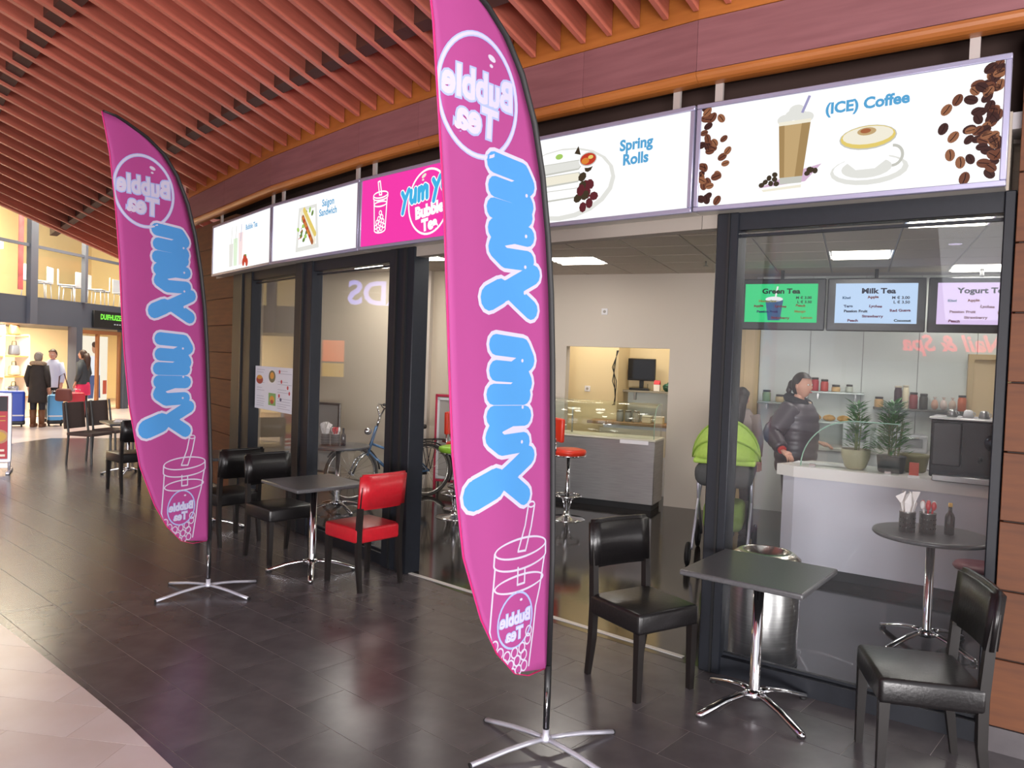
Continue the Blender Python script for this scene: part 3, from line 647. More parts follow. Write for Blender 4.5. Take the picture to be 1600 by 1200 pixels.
# ------------------------------------------------------------------ chairs (faces +X, origin on the floor under the seat centre)
def make_chair(name, label, leather, group):
    t = thing(name, label, 'chair', (0, 0, 0), 0, group); W_, D_ = .44, .43
    def puff(v): # slight crown on the seat
        k = (1 - (v.x / .215) ** 2) * (1 - (v.y / .22) ** 2); return (v.x, v.y, v.z + (.012 * max(k, 0) if v.z > 0 else 0))
    s = MB(); s.rbox((0, 0, .42), (D_, W_, .115), .022, 3, fn=puff); st = s.build('seat', leather, t)
    pp = MB(); zt = .468
    ring = [(x, y, zt) for x, y in ((-.2, -.205), (.2, -.205), (.2, .205), (-.2, .205), (-.2, -.205))]; pp.tube(ring, .005, 6); pp.build('piping', leather, st)
    def curve(v): return (v.x - .02 * (1 - (v.y / .22) ** 2) * (1 if v.z > -.2 else 0) - .10 * (v.z + .135) * .9, v.y, v.z)
    bk = MB(); mid = MB()
    bm = bmesh.new(); bmesh.ops.create_cube(bm, size=1)
    for v in bm.verts: v.co = Vector((v.co.x * .055, v.co.y * .445, v.co.z * .275))
    bmesh.ops.subdivide_edges(bm, edges=[e for e in bm.edges if abs(e.verts[0].co.y - e.verts[1].co.y) > .1], cuts=5)
    bmesh.ops.bevel(bm, geom=[e for e in bm.edges if len(e.link_faces) == 2 and e.calc_face_angle(0) > .5], offset=.018, segments=3, affect='EDGES')
    bm.verts.index_update(); vv = [curve(v.co) for v in bm.verts]; bk.add(vv, [tuple(v.index for v in f.verts) for f in bm.faces], 0, True, Matrix.Translation((-.215, 0, .76))); bm.free()
    bk.build('backrest', leather, t)
    for sy in (-1, 1):
        l = MB()   # front leg, tapered
        for (z0, z1, a0, a1, x0, x1) in ((0, .37, .016, .022, .19, .188),):
            l.add([(x0 - a0, sy * .195 - a0, z0), (x0 + a0, sy * .195 - a0, z0), (x0 + a0, sy * .195 + a0, z0), (x0 - a0, sy * .195 + a0, z0), (x1 - a1, sy * .193 - a1, z1), (x1 + a1, sy * .193 - a1, z1), (x1 + a1, sy * .193 + a1, z1), (x1 - a1, sy * .193 + a1, z1)], [(3, 2, 1, 0), (4, 5, 6, 7), (0, 1, 5, 4), (1, 2, 6, 5), (2, 3, 7, 6), (3, 0, 4, 7)])
        l.build('leg', M_leg, t)
        l = MB(); pts = [(-.235, 0), (-.205, .22), (-.2, .42), (-.215, .64), (-.235, .80)]; hw = [.015, .02, .021, .02, .014]
        vv = []
        for (x, z), a in zip(pts, hw):
            y = sy * .197; vv += [(x - a, y - a * .9, z), (x + a, y - a * .9, z), (x + a, y + a * .9, z), (x - a, y + a * .9, z)]
        ff = [(3, 2, 1, 0), (16, 17, 18, 19)]
        for q in range(4):
            for e in range(4): ff.append((q * 4 + e, q * 4 + (e + 1) % 4, q * 4 + 4 + (e + 1) % 4, q * 4 + 4 + e))
        l.add(vv, ff); l.build('leg', M_leg, t)
    return t
GRP = 'upholstered chairs at the square tables'
def place(root, back, front, **k): pass
c0 = make_chair('dining_chair', 'black leather chair between the tall pink flag and the front square table', M_blk, GRP)
c0.location = (.79, 4.31, 0); c0.rotation_euler.z = math.radians(-58)
dup(c0, (1.90, 3.47, 0), math.radians(168), 'black leather chair nearest the camera, in front of the right wooden column')
dup(c0, (-1.99, 6.69, 0), math.radians(-44), 'black leather chair at the left end of the square table with the red chair')
dup(c0, (-2.66, 7.26, 0), math.radians(139), 'black leather chair seen from behind, just right of the smaller flag pole')
dup(c0, (-4.78, 9.66, 0), math.radians(139), 'black leather chair half hidden behind the smaller pink flag')
rc = make_chair('dining_chair', 'red leather chair with black legs, the only red chair at a table', M_redl, GRP)
rc.location = (-1.14, 6.07, 0); rc.rotation_euler.z = math.radians(138)

# ------------------------------------------------------------------ square tables on chrome four-star bases
M_top = mat('grey_table_top', '#4b4b4d', .28, noise=.15, nscale=90, spec=.5)
def make_table(name, label, group, size=.63, h=.745, star=0., rnd=False):
    t = thing(name, label, 'table', (0, 0, 0), 0, group)
    b = MB()
    if rnd: b.lathe([(.02, h - .03), (size / 2 - .012, h - .03), (size / 2 - .002, h - .022), (size / 2, h - .012), (size / 2 - .006, h - .001), (size / 2 - .02, h), (.001, h)], n=48)
    else: b.rbox((0, 0, h - .015), (size, size, .03), .009, 2)
    tp = b.build('table_top', M_top, t)
    b = MB(); b.box((0, 0, h - .034), (.22, .05, .01)); b.box((0, 0, h - .034), (.05, .22, .01)); b.build('bracket', M_black, t)
    MB().lathe([(.033, .085), (.028, .1), (.028, h - .03)], n=20).build('column', M_chrome, t)
    hub = MB(); hub.lathe([(.001, .055), (.05, .058), (.056, .075), (.05, .095), (.035, .105), (.0, .106)], n=20); hub.build('hub', M_chrome, t)
    for k in range(4):
        a = star + k * PI / 2; c, s = math.cos(a), math.sin(a); b = MB()
        prof = [(.03, .088, .026), (.10, .085, .026), (.2, .066, .025), (.29, .038, .026), (.345, .02, .024), (.365, .014, .012)]
        vv = []; ff = []
        for r_, z, w_ in prof:
            for dy, dz in ((-w_, -.006), (-w_ * .75, .008), (0, .014), (w_ * .75, .008), (w_, -.006), (0, -.012)): vv.append((r_ * c - dy * s, r_ * s + dy * c, z + dz))
        for i in range(5):
            for j in range(6): ff.append((i * 6 + j, i * 6 + (j + 1) % 6, i * 6 + 6 + (j + 1) % 6, i * 6 + 6 + j))
        ff += [tuple(range(6))[::-1], tuple(range(30, 36))]; b.add(vv, ff, 0, True); leg = b.build('leg', M_chrome, t)
        MB().lathe([(.014, 0), (.018, .004), (.016, .014), (.0, .016)], (.34 * c, .34 * s, 0), 12).build('glide', M_rub, leg)
    return t
t1 = make_table('square_table', 'square grey-topped table on a chrome star base in front of the right window', 'square tables outside', .63, .745, math.radians(60))
t1.location = (1.345, 4.03, 0); t1.rotation_euler.z = math.radians(-37)
dup(t1, (-1.60, 6.30, 0), math.radians(-47), 'square grey-topped table beside the red chair')
dup(t1, (-3.02, 7.70, 0), math.radians(-49), 'square table mostly hidden behind the smaller flag pole')
dup(t1, (-5.35, 10.75, 0), math.radians(-50), 'square table at the far left between the wicker chairs and the small flag')
r1 = make_table('round_table', 'round grey table inside the right window carrying cutlery holders', 'round tables inside the shop', .72, .75, .4, True); r1.location = (2.83, 5.09, 0)
r2 = dup(r1, (-1.98, 8.85, 0), .3, 'round table inside the left window with napkins and a sauce bottle'); 

# ------------------------------------------------------------------ wicker chairs further off
M_wick = mat('brown_wicker', '#4a3a34', .6, noise=.3, nscale=120, bump=.3)
def wicker(label, loc, rz):
    t = thing('wicker_chair', label, 'chair', loc, rz, 'dark wicker chairs in the mall')
    MB().rbox((0, 0, .45), (.44, .44, .05), .012, 2).build('seat', M_wick, t)
    b = MB(); b.rbox((-.275, 0, .75), (.03, .42, .40), .01, 2); o = b.build('backrest', M_wick, t); o.rotation_euler.y = -.10; o.location = (.06, 0, -.0)
    for sx in (-1, 1):
        for sy in (-1, 1):
            top = (-.245, sy * .195, .93) if sx < 0 else (.195, sy * .2, .43); pts = [(-.235, sy * .2, 0), (-.2, sy * .2, .44), (-.222, sy * .2, .62), (-.262, sy * .2, .93)] if sx < 0 else [(.21, sy * .2, 0), (.195, sy * .2, .43)]
            l = MB(); l.tube(pts, .017, 6, smooth=False).build('leg', M_leg, t); 
    return t
wicker('dark wicker chair, the left one of two in front of the luggage shop', (-6.43, 11.72, 0), math.radians(-12))
wicker('dark wicker chair, the right one of two in front of the luggage shop', (-6.36, 12.28, 0), math.radians(-12))

# ------------------------------------------------------------------ feather flags
F_pink = fabric_flag('flag_pink', '#c35aa3', .47); F_hem = fabric_flag('flag_hem', '#d6246f', .3); F_white = fabric_flag('flag_print_white', '#cfcade', .25); F_blue = fabric_flag('flag_print_blue', '#559fde', .3); F_lav = fabric_flag('flag_print_lavender', '#a9b8e8', .25)
M_sleeve = mat('black_sleeve', '#141416', .6); M_alu = mat('grey_alu', '#b7b7c2', .4, metal=.5)
LEFT = [(-.914, 3.262), (-.885, 3.14), (-.86, 3.03), (-.81, 2.70), (-.77, 2.38), (-.742, 2.0), (-.722, 1.75), (-.685, 1.42), (-.595, 1.0), (-.475, .72), (-.37, .55), (-.25, .43), (-.15, .392), (-.03, .388)]
RIGHT = [(-.914, 3.266), (-.83, 3.262), (-.757, 3.243), (-.60, 3.19), (-.47, 3.11), (-.366, 2.99), (-.273, 2.81), (-.205, 2.6), (-.15, 2.35), (-.11, 2.1), (-.08, 1.8), (-.045, 1.3), (-.02, .9), (-.012, .388)]
def interp(L, z):
    for (u0, z0), (u1, z1) in zip(L, L[1:]):
        if z1 <= z <= z0: t = (z - z0) / (z1 - z0) if z1 != z0 else 0; return u0 + (u1 - u0) * t
    return L[-1][0] if z < L[-1][1] else L[0][0]
def make_flag(label, loc, ang, star, seed, wob):
    t = thing('feather_flag', label, 'flag', (loc[0], loc[1], 0), ang, 'pink feather flags')
    def wave(u, z): return wob * (math.sin(z * 4.2 + seed + u * 5) * min(1, -u * 2.2) + .5 * math.sin(u * 14 + z * 2.3 + seed))
    def S(u, z, off=0.): return (u, wave(u, z) + off, z)
    zs = [3.262 - (3.262 - .388) * k / 60 for k in range(61)]; n = 12; b = MB(); vv = []; ff = []
    for z in zs:
        a, c = interp(LEFT, z), interp(RIGHT, z)
        for k in range(n + 1): vv.append(S(a + (c - a) * k / n, z))
    for i in range(60):
        for k in range(n): ff.append((i * (n + 1) + k, i * (n + 1) + k + 1, (i + 1) * (n + 1) + k + 1, (i + 1) * (n + 1) + k))
    b.add(vv, ff, 0, True); cl = b.build('cloth', F_pink, t)
    md = cl.modifiers.new('thickness', 'SOLIDIFY'); md.thickness = .0012; md.offset = 0
    b = MB(); b.tube([S(u + .004, z) for u, z in LEFT], .006, 6, flat=.4); b.build('hem', F_hem, cl)
    sl = [(u + .012, 0, z) for u, z in RIGHT][:: 1]
    b = MB(); rr = [.012, .016, .018, .019, .02, .021, .021, .021, .021, .021, .021, .021, .02, .019]
    dense = []
    b.tube([S(u + .014, z) for u, z in RIGHT], rr, 10, flat=.55); b.build('pole_sleeve', M_sleeve, t)
    MB().tube([(.0, 0, .04), (.0, 0, .24), (-.002, 0, .40)], [.014, .016, .017], 10).build('pole', M_black, t)
    MB().tube([(-.012, -.008, .11), (-.014, -.008, .28)], .006, 6).build('spindle', M_chrome, t)
    MB().tube([(-.015, -.012, .30), (-.03, -.016, .2), (-.03, -.016, .17)], .002, 5).build('cord', M_rub, t)
    MB().lathe([(.028, .045), (.028, .06), (.016, .07), (.016, .1)], n=16).build('socket', M_alu, t)
    for k in range(4):
        a = star + (0, math.radians(70), PI, math.radians(250))[k]; c, s = math.cos(a), math.sin(a)
        pts = [(r_ * c, r_ * s, z) for r_, z in ((0, .055), (.1, .05), (.2, .04), (.3, .024), (.38, .011))]
        leg = MB().tube(pts, .014, 8, flat=.75).build('leg', M_alu, t); MB().tube([pts[-1], (.388 * c, .388 * s, .0105)], .0145, 8, flat=.7).build('end_cap', M_rub, leg)
    # print, on both faces
    for sd in (-1, 1):
        A = Art(lambda u, z, l: S(max(interp(LEFT, z) + .004, min(u, interp(RIGHT, z) - .002)), max(z, .392), sd * (.0016 + .0012 * l)), .05)
        FX = lambda x, c: c - x
        cx, cz = -.60, 2.83
        A.ring(cx, cz, .222, .232, .022, 2, 1, 48); A.ring(cx, cz, .222, .232, .012, 0, 2, 48)
        B_ = A.fn
        def mir(c): return lambda x, y, l: B_(2 * c - x, y, l)
        A.fn = mir(cx)
        for bo, mi, l in ((.014, 2, 1), (.006, 0, 2)):
            A.text('Bubble', cx, cz - .02, .16, mi, l, bo, -.05, 0, .92); A.text('Tea', cx + .01, cz - .145, .155, mi, l, bo)
        A.fn = B_
        A.disc(cx + .06, cz + .165, .024, .012, 0, 1, 12, -.2); A.disc(cx + .058, cz + .135, .011, .007, 0, 1, 10)
        letters_yumyum(A, MapF(-.475, 2.02, .212, 0, True, 0, 1.25, -.012), 0, 1, 1, .275, .20, -.12, 1.25); letters_yumyum(A, MapF(-.49, 1.215, .238, 0, True, 0, 1.15, .012), 0, 1, 1, .255, .185, -.25, 1.5)
        for z_, u_ in ((2.5, -.29), (2.33, -.28), (2.2, -.275), (2.09, -.27), (1.8, -.27), (1.6, -.26), (1.45, -.26), (1.3, -.27)): A.disc(u_, z_, .008, .008, 0, 3, 8)
        # cup
        w_ = .0095; x0 = -.235
        A.ring(x0, .985, .175, .042, w_, 0, 1, 36); A.ring(x0, .935, .178, .044, w_, 0, 1, 24, PI, 2 * PI); A.line([(x0 - .177, .985), (x0 - .178, .935)], w_, 0); A.line([(x0 + .175, .985), (x0 + .178, .935)], w_, 0)
        A.line([(x0 - .17, .92), (x0 - .185, .60)], w_, 0); A.line([(x0 + .17, .92), (x0 + .145, .78), (x0 + .12, .7), (x0 + .11, .6), (x0 + .085, .44)], w_, 0); A.ring(x0, .83, .165, .036, w_, 0, 1, 36)
        A.line([(x0 - .025, .975), (x0 + .02, 1.08), (x0 + .04, 1.17)], w_, 0); A.line([(x0 + .03, .97), (x0 + .065, 1.07), (x0 + .085, 1.165)], w_, 0); A.ring(x0 + .062, 1.168, .022, .012, w_ * .8, 0, 1, 14); A.line([(x0 - .025, .972), (x0 + .03, .968)], w_, 0)
        A.line([(x0 - .02, .9), (x0 - .02, .825), (x0 + .03, .825), (x0 + .03, .89)], w_, 0)
        A.ring(x0 - .02, .67, .115, .122, w_, 2, 1, 32); A.disc(x0 + .01, .755, .01, .006, 0, 2, 8)
        A.fn = mir(x0 - .02)
        for bo, mi, l in ((.006, 2, 1), (.0022, 0, 2)):
            A.text('Bubble', x0 - .02, .655, .075, mi, l, bo); A.text('Tea', x0 - .015, .585, .075, mi, l, bo)
        A.fn = B_
        for px, pz in ((-.15, .585), (-.115, .545), (-.07, .52), (-.02, .525), (.03, .535), (.07, .565), (-.09, .49), (-.045, .475), (0, .485), (.045, .50), (-.03, .435), (.01, .44), (.05, .45), (.075, .60)): A.ring(x0 + px, pz, .021, .023, w_ * .75, 0, 1, 14)
        A.b.build('print', [F_white, F_blue, F_lav], cl)
    return t
make_flag('tall pink bubble tea feather flag in the middle, nearest the camera', (.215, 3.51), math.radians(50), math.radians(88), 1.0, .006)
make_flag('smaller-looking pink bubble tea feather flag at the left, farther off', (-2.20, 5.65), math.radians(62), math.radians(95), 2.6, .006)

# ------------------------------------------------------------------ serving counter at the hatch
sc = thing('serving_counter', 'stainless steel serving counter with glass guard under the wall hatch', 'counter', uw(-3.07, 9.52), UANG)
MB().rbox((0, 0, .47), (1.76, .48, .78), .006, 1).build('steel_body', M_steel, sc); MB().box((0, .02, .045), (1.7, .42, .088)).build('plinth', M_black, sc)
MB().rbox((0, 0, .873), (1.78, .50, .026), .005, 1).build('counter_top', mat('pale_counter_top', '#cfcab8', .35), sc)
b = MB(); pr = [(-.22, .888), (-.225, 1.05), (-.20, 1.18), (-.13, 1.27), (-.04, 1.31), (.10, 1.315)]
vv = []; ff = []
for x in (-.86, .86):
    for y, z in pr: vv.append((x, y, z))
ff = [(k, k + 1, 7 + k, 6 + k) for k in range(5)]; b.add(vv, ff, 0, True); o = b.build('glass_guard', M_glass2, sc); md = o.modifiers.new('t', 'SOLIDIFY'); md.thickness = .006
b = MB()
b.tube([(.86, y, z) for y, z in pr], .004, 6); b.build('glass_edge', M_gedge, sc)
MB().add([(.86, y, z) for y, z in pr] + [(.86, .2, 1.315), (.86, .2, .888)], [tuple(range(8))]).build('end_glass', M_glass2, sc)
for x in (-.3,): MB().tube([(x, .05, .888), (x, .05, 1.22)], .012, 8).build('support_post', M_steel, sc)
MB().box((.62, -.247, .845), (.36, .006, .05)).build('price_strip', mat('white_card', '#e8e6ea', .6), sc)
# kitchen worktop behind the hatch with its things
kw = thing('kitchen_worktop', 'brown-topped worktop in the kitchen behind the hatch', 'worktop', uw(-2.7, 10.62), UANG)
MB().rbox((0, 0, .97), (1.5, .42, .04), .006, 1).build('top', mat('brown_worktop', '#8a6a48', .5), kw); MB().box((.1, .03, .475), (1.25, .34, .95)).build('cabinet', M_white_pl, kw)
MB().box((-.1, -.145, .72), (.95, .008, .36)).build('front_panel', mat('cream_front', '#d9cdb6', .5), kw)
def jar(name, label, cat, loc, r, h, m_, lid=None, group=None):
    t = thing(name, label, cat, loc, 0, group); MB().lathe([(r * .9, 0), (r, .006), (r, h * .85), (r * .85, h * .92), (r * .85, h)], n=16).build('body', m_, t)
    if lid: MB().lathe([(r * .9, h), (r * .9, h + .02), (r * .85, h + .024)], n=16).build('lid', lid, t)
    return t
M_jar = glass('jar_glass', (.8, .82, .8), 1.3); M_bread = mat('golden_bread', '#c99a4e', .7, noise=.2, nscale=20)
for k, u in enumerate((-3.02, -2.9, -2.78)): jar('glass_jar', ('left', 'middle', 'right')[k] + ' one of three glass jars on the kitchen worktop', 'jar', uw(u, 10.6, .99), .05, .14, mat('jar_content%d' % k, ('#8c8a82', '#7d7b74', '#9a9284')[k], .3), M_steel, 'glass jars on the kitchen worktop')
for u, c, lb_ in ((-2.62, '#cdbb9a', 'beige plastic tub at the left of two on the kitchen worktop'), (-2.45, '#d8cca2', 'cream plastic tub at the right of two on the kitchen worktop')):
    t = thing('plastic_tub', lb_, 'tub', uw(u, 10.58, .99), UANG, 'plastic tubs on the kitchen worktop'); MB().rbox((0, 0, .045), (.13, .1, .09), .012, 2).build('tub_body', mat('tub' + c, c, .4), t); MB().rbox((0, 0, .096), (.138, .108, .012), .004, 1).build('lid', mat('tublid', '#e3ddcc', .4), t)
# monitor shelf in the recess
ks = thing('wall_shelf', 'wall shelf carrying the black monitor in the kitchen', 'shelf', uw(-2.53, 11.33, 1.42), UANG)
MB().rbox((0, 0, -.015), (1.3, .3, .03), .004, 1).build('board', mat('grey_shelf', '#8b8576', .5), ks)
for x in (-.5, .5): MB().box((x, .1, -.09), (.025, .08, .12)).build('bracket', M_steel, ks)
mo = thing('monitor', 'black flat monitor on the kitchen shelf', 'monitor', uw(-2.92, 11.34, 1.42), UANG)
MB().rbox((0, -.01, .31), (.42, .04, .33), .008, 2).build('case', M_black, mo); MB().box((0, -.032, .315), (.385, .004, .285)).build('screen', mat('dark_screen', '#17181c', .15), mo)
MB().box((0, .01, .085), (.06, .03, .15)).build('neck', M_black, mo); MB().rbox((0, 0, .01), (.24, .16, .02), .006, 2).build('foot', M_black, mo)
t = thing('modem', 'flat black box lying at the foot of the kitchen monitor', 'modem', uw(-2.92, 11.225, 1.42), UANG); MB().rbox((0, 0, .018), (.3, .05, .036), .006, 1).build('case', M_black, t); MB().tube([(.12, .02, .03), (.12, .02, .1)], .004, 6).build('aerial', M_black, t)
t = thing('milk_carton', 'red and white carton beside the kitchen monitor', 'carton', uw(-2.66, 11.26, 1.42), UANG); MB().rbox((0, 0, .05), (.09, .07, .1), .004, 1).build('box', mat('carton_white', '#e4dcd2', .5), t); MB().add([(-.045, -.035, .1), (.045, -.035, .1), (.045, .035, .1), (-.045, .035, .1), (-.045, 0, .16), (.045, 0, .16)], [(0, 1, 5, 4), (2, 3, 4, 5), (1, 2, 5), (3, 0, 4), (3, 2, 1, 0)]).build('gable_top', mat('carton_red', '#c3182b', .5), t)
t = thing('green_bowl', 'dark green lidded bowl at the right end of the kitchen shelf', 'bowl', uw(-2.5, 11.27, 1.42)); MB().lathe([(.04, 0), (.07, .03), (.08, .08), (.076, .08), (.06, .03)], n=20).build('bowl', mat('green_enamel', '#1d4a35', .35), t); MB().lathe([(.082, .08), (.05, .11), (.012, .118), (.012, .135), (0, .136)], n=20).build('lid', mat('green_lid', '#28604a', .35), t)
t = thing('cable_bundle', 'dark cables hanging on the kitchen wall beside the monitor', 'cable', uw(-3.18, 10.87, 0), UANG)
for k in range(3): MB().tube([(.0 + .012 * k, .0, 2.0), (-.02 - .02 * k, -.01, 1.75), (-.05 + .03 * k, -.01, 1.55), (.0, -.01, 1.42 - .1 * k), (-.02 * k, -.01, 1.2)], .006, 6).build('cable', M_rub, t)
def socket(label, u, w, z):
    t = thing('wall_socket', label, 'socket', uw(u, w, z), UANG); MB().rbox((0, -.006, 0), (.085, .012, .085), .004, 1).build('plate', M_white_pl, t); b = MB(); b.lathe([(.02, 0), (.02, .004)], n=16, mx=Matrix.Translation((0, -.012, 0)) @ Matrix.Rotation(PI / 2, 4, 'X')); b.build('insert', mat('socket_grey', '#9a948c', .5), t)
socket('white wall socket high on the wall above the serving hatch', -3.053, 9.788, 2.487); socket('wall socket on the cream wall seen through the hatch', -3.62, 10.9, 1.42)

# ------------------------------------------------------------------ boards leaning inside
def board(label, u, w, width, h, frame, rot=0., tilt=-.06, inner=None):
    t = thing('display_board', label, 'board', uw(u, w), UANG + rot); m_ = mat('board_panel', '#a39d97', .5)
    a = MB(); f = .035
    a.rbox((0, 0, h - f / 2), (width, .035, f), .008, 2); a.rbox((0, 0, .13 + f / 2), (width, .035, f), .008, 2)
    for s in (-1, 1): a.rbox((s * (width / 2 - f / 2), 0, h / 2), (f, .035, h), .008, 2)
    o = a.build('frame', frame, t); MB().box((0, .004, (h + .13) / 2), (width - .06, .012, h - .18)).build('panel', m_, t)
    if inner:
        c = MB()
        for (x, z, dx, dz) in ((0, h - .06, width - .07, .03), (0, .19, width - .07, .03), (-width / 2 + .05, h / 2 + .06, .03, h - .22), (width / 2 - .05, h / 2 + .06, .03, h - .22)): c.box((x, -.008, z), (dx, .012, dz))
        c.build('inner_border', inner, t)
    for s in (-1, 1): MB().tube([(s * (width / 2 - .03), .0, h * .8), (s * (width / 2 - .03), .08, .0)], .012, 6).build('rear_leg', M_steel, t)
    return t
board('red-edged display board behind the bicycle, beside the tall flag', -4.84, 9.06, .62, 1.31, mat('red_frame', '#b3304a', .4), 0, 0, M_white_pl)
board('grey display board inside the left window behind the round table', -6.82, 8.75, .68, 1.12, M_steel)

# ------------------------------------------------------------------ bar stools
def stool(label, loc, rz, seatm, back=True):
    t = thing('bar_stool', label, 'stool', (loc[0], loc[1], 0), rz, 'chrome bar stools')
    MB().lathe([(.215, 0), (.215, .006), (.19, .014), (.06, .03), (.035, .05), (.03, .09)], n=32).build('base', M_chrome, t)
    MB().lathe([(.026, .06), (.026, .42), (.02, .43), (.02, .74)], n=16).build('column', M_chrome, t)
    ring = [(.16 * math.cos(2 * PI * k / 24) , .16 * math.sin(2 * PI * k / 24), .27) for k in range(25)]
    b = MB(); b.tube(ring, .011, 8, caps=False); fr = b.build('footrest', M_chrome, t)
    for k in range(3): a_ = k * 2.09; MB().tube([(.15 * math.cos(a_), .15 * math.sin(a_), .27), (.06 * math.cos(a_), .06 * math.sin(a_), .22), (.025 * math.cos(a_), .025 * math.sin(a_), .1)], .009, 6).build('spoke', M_chrome, fr)
    MB().lathe([(.001, .735), (.15, .735), (.195, .75), (.205, .775), (.195, .8), (.15, .812), (0, .815)], n=28).build('seat', seatm, t)
    MB().lathe([(.18, .725), (.2, .728), (.2, .742), (.18, .744)], n=28).build('seat_ring', M_chrome, t)
    if back:
        b = MB()
        def cv(v): return (v.x - .16 + .55 * v.y * v.y * 2.2, v.y, v.z)
        bm = MB(); b.rbox((0, 0, 1.03), (.05, .36, .27), .02, 3, fn=lambda v: (v.x - .19 + 1.1 * v.y * v.y, v.y * (1 - .3 * max(0, -v.z)), v.z)); b.build('backrest', seatm, t)
        for s in (-1, 1): MB().tube([(-.15, s * .06, .75), (-.19, s * .06, .8), (-.19, s * .06, .93)], .009, 6).build('back_support', M_chrome, t)
    return t
M_red2 = mat('red_vinyl', '#e03a24', .35, spec=.5); M_grn2 = mat('green_vinyl', '#93c83a', .4)
stool('red bar stool in front of the steel serving counter', (.68, 8.80), math.radians(20), M_red2)
stool('red bar stool at the left of the tall flag, behind the green one', (-.56, 9.15), math.radians(-15), M_red2)
stool('green bar stool without a back, left of the tall flag', (-.60, 8.66), 0, M_grn2, False)
# dark red low stool near the round table
t = thing('low_stool', 'low stool with dark red round seat behind the nearest chair', 'stool', (3.36, 5.42, 0)); MB().lathe([(.001, .43), (.15, .43), (.165, .45), (.15, .472), (0, .476)], n=24).build('seat', mat('maroon_vinyl', '#7c4048', .4), t)
for k in range(4): a_ = k * PI / 2 + .4; MB().tube([(.15 * math.cos(a_), .15 * math.sin(a_), 0), (.1 * math.cos(a_), .1 * math.sin(a_), .43)], .011, 6).build('leg', M_chrome, t)

# ------------------------------------------------------------------ waste bin
t = thing('waste_bin', 'cylindrical steel waste bin behind the right window glass', 'bin', (1.615, 4.74, 0))
MB().lathe([(.20, 0), (.205, .01), (.205, .60), (.2, .605)], n=40).build('drum', M_steel, t); MB().lathe([(.2, .0), (.212, .003), (.212, .03), (.205, .034)], n=40).build('foot_ring', M_black, t)
MB().lathe([(.208, .6), (.212, .61), (.208, .64), (.17, .672), (.135, .682), (.13, .676), (.125, .62)], n=40).build('domed_rim', mat('satin_lid', '#c9c3b8', .25, metal=1.), t); MB().lathe([(.124, .62), (0, .625)], n=32).build('flap', M_black, t)

# ------------------------------------------------------------------ cutlery holders, napkins and bottles on the round tables
def canister(label, x, y, z, stuff):
    t = thing('cutlery_canister', label, 'canister', (x, y, z), 0, 'steel cutlery canisters'); 
    MB().lathe([(.045, 0), (.05, .003), (.05, .13), (.053, .135), (.048, .137), (.047, .01)], n=24).build('cup', M_steel, t)
    hole = MB().lathe([(.004, 0), (.004, .002)], n=8, mx=Matrix.Rotation(PI / 2, 4, 'Y')).mesh('hole', M_black)
    for i in range(3):
        for k in range(7):
            a_ = -PI + .2 + k * .42; o = inst('hole', hole, t, (.0495 * math.cos(a_), .0495 * math.sin(a_), .035 + .03 * i), a_)
    rr = random.Random(len(label))
    if stuff == 'napkin':
        for k in range(5):
            a_ = k * 1.25; b = MB(); b.add([(0.01 * math.cos(a_), .01 * math.sin(a_), .05), (.05 * math.cos(a_), .05 * math.sin(a_), .2), (.075 * math.cos(a_ + .3), .075 * math.sin(a_ + .3), .25 + rr.uniform(-.02, .03)), (.02 * math.cos(a_ + 1), .02 * math.sin(a_ + 1), .27), (.05 * math.cos(a_ + .9), .05 * math.sin(a_ + .9), .19)], [(0, 1, 4), (1, 2, 3, 4)]); o = b.build('napkin', mat('napkin_white', '#efe9e6', .8), t); md = o.modifiers.new('t', 'SOLIDIFY'); md.thickness = .006
    else:
        for k in range(6):
            a_ = k * 1.05; r_ = .028; b = MB(); b.tube([(r_ * .5 * math.cos(a_), r_ * .5 * math.sin(a_), .02), (r_ * 1.1 * math.cos(a_), r_ * 1.1 * math.sin(a_), .16)], .006, 6); b.ell((r_ * 1.35 * math.cos(a_), r_ * 1.35 * math.sin(a_), .185), (.017, .017, .03), 8); b.build('spoon', mat('red_plastic' if k % 3 else 'white_plastic', '#c2333a' if k % 3 else '#e8e2e0', .35), t)
    return t
canister('left steel canister with white napkins on the round table', 2.68, 5.12, .75, 'napkin'); canister('right steel canister with red plastic spoons on the round table', 2.80, 5.09, .75, 'spoon')
def bottle(label, loc, r, h, m_, capm, group=None):
    t = thing('sauce_bottle', label, 'bottle', loc, 0, group); MB().lathe([(r * .9, 0), (r, .004), (r, h * .55), (r * .8, h * .64), (r * .42, h * .72), (r * .38, h * .9), (0, h * .905)], n=18).build('bottle', m_, t); MB().lathe([(r * .42, h * .88), (r * .45, h * .9), (r * .42, h), (0, h + .001)], n=14).build('cap', capm, t); return t
M_soy = mat('dark_bottle', '#191416', .12); M_ycap = mat('yellow_cap', '#d3a33e', .4)
bottle('dark sauce bottle with yellow cap on the right round table', (2.93, 5.06, .75), .03, .21, M_soy, M_ycap)
bottle('dark sauce bottle on the left round table', (-1.92, 8.82, .75), .03, .2, M_soy, M_soy)
canister('steel canister with white napkins on the left round table', -2.12, 8.80, .75, 'napkin'); canister('steel canister with red spoons on the left round table', -2.0, 8.78, .75, 'spoon')

